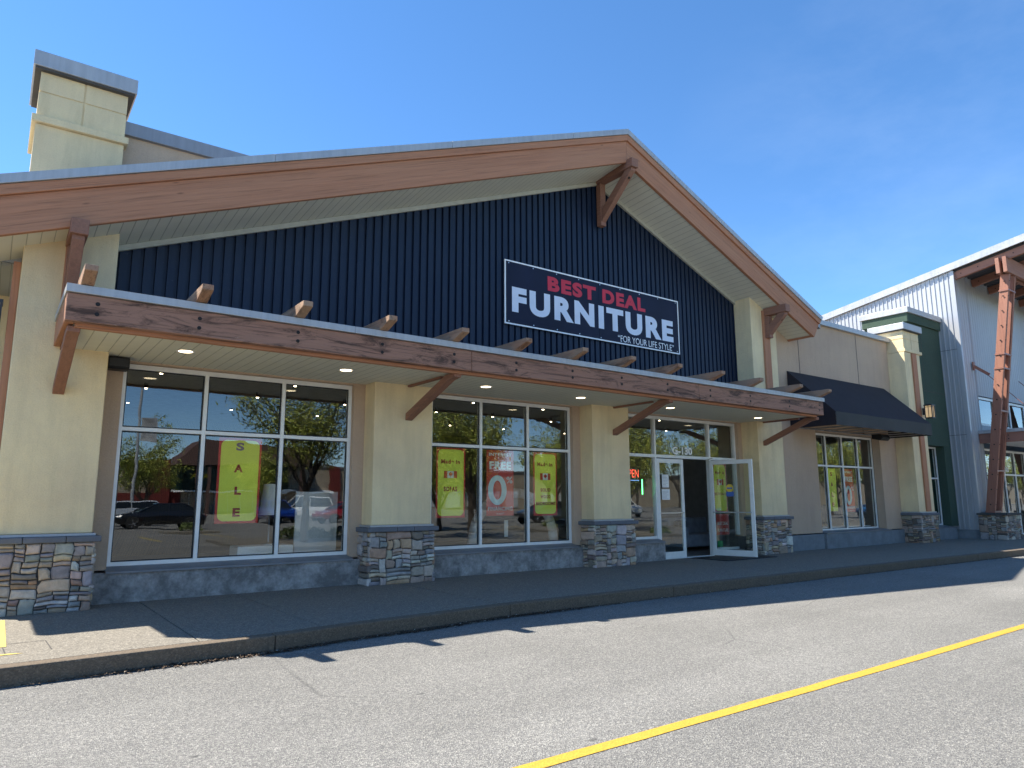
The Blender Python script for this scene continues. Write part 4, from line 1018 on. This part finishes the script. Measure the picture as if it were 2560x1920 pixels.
for i, (x, y, h, lab) in enumerate([(41, -14, 6.0, 'first of the farther trees mirrored at the right'), (47, -19, 6.5, 'second of the farther trees mirrored at the right'), (56, -17, 6.5, 'third of the farther trees mirrored at the right'), (66, -26, 7, 'fourth of the farther trees mirrored at the right')]):
    tree('tree', 'leafy tree, '+lab, (x, y, RZ), h, 2.2, 60+i, 'young trees along the parking islands', density=.8)
tree('tree', 'bushy tree before the red building mirrored low in the first window', (11.2, -58, RZ), 6.5, 3.0, 21, 'distant trees across the parking lot', trunk_r=.15, first=.2)
tree('tree', 'second bushy tree before the dark entrance mirrored in the first window', (22.5, -62, RZ), 6.0, 3.0, 23, 'distant trees across the parking lot', trunk_r=.15, first=.2)
for i, (x, y, h, lab) in enumerate([(18.5, -20, 5.2, 'low behind the posters of the second window'), (25.5, -27, 5.5, 'right of the centre of the second window'), (34.5, -23, 5.5, 'beside the neon sign'), (43, -31, 6, 'low in the left door leaf')]):
    tree('tree', 'round leafy tree mirrored '+lab, (x, y, RZ), h, 2.2, 80+i, 'young trees along the parking islands', density=1.2, first=.18)
tree('tree', 'wide tree far across the parking lot mirrored at the entrance', (52, -52, RZ), 8, 3.6, 25, 'distant trees across the parking lot', trunk_r=.2)
tree('tree', 'tall tree far across the parking lot mirrored by the right window', (75, -60, RZ), 10, 4, 27, 'distant trees across the parking lot', trunk_r=.2)
def shrub(loc, r, seed, label, lc=(.12, .16, .04)):
    rnd = random.Random(seed); t = thing('shrub', label, 'shrub', loc, 'low shrubs on the parking islands'); m = MB()
    for i in range(6): m.tube(loc, Vector(loc)+Vector((rnd.uniform(-.6, .6)*r, rnd.uniform(-.6, .6)*r, r*.9)), .012, .005, n=5)
    m.build('stems', BARK, t); lf = MB()
    for i in range(420):
        a, b, c = rnd.gauss(0, 1), rnd.gauss(0, 1), abs(rnd.gauss(0, 1)); l_ = math.sqrt(a*a+b*b+c*c)+.01; k = r*rnd.uniform(.6, 1)/l_
        p = Vector(loc)+Vector((a*k, b*k, c*k*.85)); d = Vector((rnd.uniform(-1, 1), rnd.uniform(-1, 1), rnd.uniform(-1, 1))).normalized(); e = d.orthogonal()*.4; s = rnd.uniform(.03, .07)
        q = rnd.uniform(.5, 1.6); lf.col = mul(lc, q); lf.quad(p-d*s, p-e*s, p+d*s, p+e*s)
    lf.build('foliage', LEAFM, t, recalc=False)
for i, (x, y, r) in enumerate([(9.4, -15.8, .55), (10.2, -15.3, .5), (11.0, -15.0, .5), (24.1, -17.9, .55), (25.3, -17.6, .5), (22.8, -9.2, .45), (8.0, -25.6, .6), (29.0, -12.4, .5)]):
    shrub((x, y, -.05), r, 100+i, 'low shrub mirrored in the glass, '+['left of three by the tree', 'middle of three by the tree', 'right of three by the tree', 'round one in the second window', 'beside the round one in the second window', 'in the door glass', 'behind the black car', 'below the right-hand tree'][i])
m = MB()
for x0, x1, y0, y1 in ((6.6, 12.6, -16.6, -10.5), (21.6, 30.5, -18.6, -8.6), (6.8, 9.2, -26.6, -24.8)): m.box(x0, x1, y0, y1, RZ-.1, -.03)
struct('parking_island', m, M['sidewalk'], bevel=.03)
pb = MB()
for i in range(16): pb.box(-8+i*2.7, -7.9+i*2.7, -24, -19, RZ+.003, RZ+.005)
struct('parking_bay_lines', pb, M['yellow_pale'])

TYRE = simple('tyre_rubber', (.018, .018, .018), .85); RIM = simple('wheel_rim', (.55, .56, .58), .3, .8); CG = simple('car_glass', (.015, .018, .02), .06)
LIT = simple('headlight_lens', (.7, .72, .75), .15); TAIL = simple('tail_light_lens', (.35, .02, .02), .25)
def car(loc, rz, colr, label, L_=4.6, Hr=1.45, suv=False):
    t = thing('parked_car', label, 'car', (0, 0, 0), 'cars parked across the lot'); W_ = .9
    paint = simple('car_paint', colr, .18, .25 if max(colr) < .7 else 0, var=.02)
    paint.node_tree.nodes['Principled BSDF'].inputs['Coat Weight'].default_value = .8
    st = [(-L_/2, .55, .72, .80), (-L_/2+.12, .35, .80, .93), (-L_/2+.75, .28, .92, .98), (-.9, .26, 1.0, 1.0), (.6, .26, .98, 1.0), (1.1, .28, .93, 1.0), (L_/2-.35, .32, .78, .95), (L_/2-.05, .42, .62, .82), (L_/2, .5, .58, .74)] if not suv else \
         [(-L_/2, .5, .95, .88), (-L_/2+.1, .35, 1.05, .95), (-L_/2+.7, .3, 1.08, 1.0), (-.9, .28, 1.08, 1.0), (.6, .28, 1.06, 1.0), (1.1, .3, 1.02, 1.0), (L_/2-.35, .34, .92, .96), (L_/2-.05, .45, .80, .85), (L_/2, .5, .72, .78)]
    m = MB(); vs = []; n = 8
    for x, zl, zt, wf in st:
        w_ = W_*wf; vs += [(x, -w_*.86, zl), (x, -w_, zl+.18), (x, -w_*.99, (zl+zt)/2+.1), (x, -w_*.9, zt), (x, w_*.9, zt), (x, w_*.99, (zl+zt)/2+.1), (x, w_, zl+.18), (x, w_*.86, zl)]
    fs = [tuple(range(8)), tuple(range(8*len(st)-1, 8*len(st)-9, -1))]+[(8*i+k, 8*i+8+k, 8*i+8+(k+1) % 8, 8*i+(k+1) % 8) for i in range(len(st)-1) for k in range(8)]
    m.add(vs, fs); body = m.build('body', paint, t, smooth=False, bevel=.03)
    zb = 1.0 if suv else .93
    xr0, xr1, xb0, xb1 = (-L_/2+.5, .35, -L_/2+.12, 1.15) if suv else (-1.05, .25, -1.95, 1.15)
    c = MB(); c.add([(xb0, -W_*.86, zb), (xb1, -W_*.86, zb), (xr1, -W_*.66, Hr-.05), (xr0, -W_*.66, Hr-.05), (xb0, W_*.86, zb), (xb1, W_*.86, zb), (xr1, W_*.66, Hr-.05), (xr0, W_*.66, Hr-.05)], [(0, 1, 2, 3), (7, 6, 5, 4), (1, 5, 6, 2), (0, 3, 7, 4), (3, 2, 6, 7)])
    c.build('windows', CG, t)
    r = MB(); r.add([(xr0-.1, -W_*.69, Hr-.07), (xr1+.08, -W_*.69, Hr-.07), (xr1, -W_*.6, Hr), (xr0, -W_*.6, Hr), (xr0-.1, W_*.69, Hr-.07), (xr1+.08, W_*.69, Hr-.07), (xr1, W_*.6, Hr), (xr0, W_*.6, Hr)], [(0, 1, 2, 3), (7, 6, 5, 4), (1, 5, 6, 2), (0, 3, 7, 4), (3, 2, 6, 7), (0, 4, 5, 1)])
    for sy_ in (-1, 1):
        for a, b in (((xb1, zb), (xr1+.04, Hr-.05)), ((xb0, zb), (xr0-.05, Hr-.05)), ((-.35, zb), (-.38, Hr-.05))): r.bar((a[0], sy_*W_*.865, a[1]), (b[0], sy_*W_*.675, b[1]), .05, .06, up=(1, 0, 0))
    r.build('roof', paint, t, bevel=.01)
    for x in (-L_*.30, L_*.31):
        for s_ in (-1, 1):
            wh = MB().tube((x, s_*W_*.78, .33), (x, s_*W_*1.0, .33), .33, n=20).build('wheel', TYRE, t, bevel=.02)
            k = MB(); k.tube((x, s_*W_*1.0, .33), (x, s_*W_*1.015, .33), .06, n=10)
            for i in range(5):
                a = 2*math.pi*i/5; k.bar((x, s_*W_*1.01, .33), (x+math.cos(a)*.22, s_*W_*1.01, .33+math.sin(a)*.22), .02, .06, up=(0, 1, 0))
            k.build('rim', RIM, wh)
    for s_ in (-1, 1):
        MB().box(L_/2-.16, L_/2-.02, s_*W_*.62-.14, s_*W_*.62+.14, .60, .70).build('headlight', LIT, t, bevel=.01)
        MB().box(-L_/2-.005, -L_/2+.08, s_*W_*.62-.14, s_*W_*.62+.14, .68, .80).build('tail_light', TAIL, t, bevel=.01)
    t.location = loc; t.rotation_euler = (0, 0, rz); return t
car((7.8, -32.2, RZ), math.pi, (.02, .021, .025), 'black sedan with spoked wheels parked side on, mirrored in the first window')
car((6.6, -37.6, RZ), math.pi*.93, (.50, .52, .54), 'silver wagon behind the black sedan, mirrored in the first window', suv=True, Hr=1.6)
car((16.6, -39.5, RZ), math.pi*.5, (.012, .05, .32), 'bright blue car right of the sale poster, mirrored in the first window', suv=True, Hr=1.6)
car((20.6, -36.5, RZ), math.pi*.95, (.42, .02, .03), 'red car mirrored at the right edge of the first window')
car((19.6, -42.5, RZ), math.pi, (.75, .75, .74), 'white van-like car behind the red car', suv=True, Hr=1.9)
car((30.5, -26.0, RZ), math.pi*1.02, (.06, .07, .08), 'dark grey car mirrored low in the second window')
car((47, -35.5, RZ), math.pi*.55, (.78, .78, .77), 'white utility car mirrored left of the entrance door', suv=True, Hr=1.8)
car((39, -16.5, RZ), math.pi*1.05, (.10, .11, .12), 'graphite car mirrored in the open door', suv=True, Hr=1.65)
car((62, -19.5, RZ), math.pi*1.05, (.02, .16, .42), 'blue car mirrored in the far G-120 doors')

far = tree('tree', 'tall tree far across the parking lot', (60, -60, RZ), 10.5, 3.8, 41, 'distant trees across the parking lot', trunk_r=.2, first=.2)
far2 = tree('tree', 'tall tree far across the parking lot', (70, -66, RZ), 11.5, 4.2, 42, 'distant trees across the parking lot', trunk_r=.2, first=.2)
far['label'] = far2['label'] = 'tall dark tree in the far row across the lot, mirrored in the right-hand windows'
rnd = random.Random(8)
for i in range(22):
    x = 66+i*8.5+rnd.uniform(-2, 2); o = copy_tree(far if i % 2 else far2); o.location = (x, -62-rnd.uniform(0, 14)+min(0, (x-140)*.15), RZ); o.rotation_euler = (0, 0, rnd.uniform(0, 6.28)); q = rnd.uniform(.85, 1.25); o.scale = (q, q, q)
FB = thing('shop_building', 'long beige and red store row across the parking lot, mirrored in the windows', 'building', (30, -90, 0))
beige = stucco('far_beige', (.34, .29, .22)); redw = stucco('far_red', (.15, .024, .02)); brn = simple('far_brown', (.10, .055, .045), .8)
m = MB(); m.box(-30, 320, -100, -88, RZ, 6.2); m.build('wall', beige, FB)
m = MB(); m.box(-30, 14.0, -88, -87.8, RZ, 1.8); m.box(7, 8.2, -88, -87.6, 0, 6.4); m.box(16.2, 18.6, -88, -87.2, RZ, 6.6); m.box(40, 41.5, -88, -87.4, 0, 6.4); m.box(10, 20, -88, -87.75, RZ, 2.6)
m.each('red_pier', redw, FB)
m = MB(); m.prism([(18.4, 6.0), (21.5, 9.2), (36, 8.6), (36, 6.0)], 'y', -90, -84); m.box(21, 21.4, -84.5, -84.2, RZ, 8.6); m.box(22.4, 22.8, -84.5, -84.2, RZ, 8.6); m.box(34.5, 35, -84.5, -84.2, RZ, 8.4); m.build('entrance_roof', brn, FB)
m = MB(); m.box(18.8, 34, -88.3, -88.02, 2.9, 6.0); m.build('dark_glazing', simple('far_green_glazing', (.01, .03, .02), .2), FB) if False else m.box(18.8, 34, -88, -87.9, 2.9, 6.0).build('dark_glazing', simple('far_green_glazing', (.01, .03, .02), .2), FB)
m = MB(); m.box(18.8, 40, -88, -86.5, 2.6, 2.85); m.build('white_canopy', M['white'], FB)
m = MB()
for i in range(12): m.box(19.5+i*1.6, 19.6+i*1.6, -88, -87.85, RZ, 2.6)
for i in range(14): m.box(48+i*4, 50.6+i*4, -88, -87.9, .3, 2.7)
m.build('shopfront', simple('far_mullions', (.45, .47, .48), .5), FB)
m = MB(); m.box(-30, 320, -88.1, -87.7, 6.2, 6.5); m.build('parapet_cap', M['cap'], FB)
yel = simple('yellow_letters', (.75, .6, .03), .5)
for xa in (22.2, 23.6): text_mesh('A', xa, xa-1.2, 4.2, 5.1, -87.85, bold=.03).build('letter', yel, FB, recalc=False)
lp_ = thing('lamp_post', 'grey lamp post with a small banner, mirrored in the first window', 'lamp post', (7.4, -45, RZ))
MB().tube((8.3, -45, RZ), (8.3, -45, 10.5), .12, .08, n=12).build('pole', simple('lamp_pole_grey', (.35, .36, .37), .5), lp_)
MB().box(8.45, 9.5, -45.02, -44.98, 5.6, 7.4).build('flag_banner', simple('banner_cloth_grey', (.4, .4, .4), .8, var=.5, vs=1), lp_); MB().box(8.0, 9.0, -45.15, -44.85, 10.45, 10.6).build('lamp_head', M['dark'], lp_)
MB().lathe((8.3, -45, RZ), [(0, 0), (.3, 0), (.3, .6), (0, .6)]).build('footing', M['kerb'], lp_)
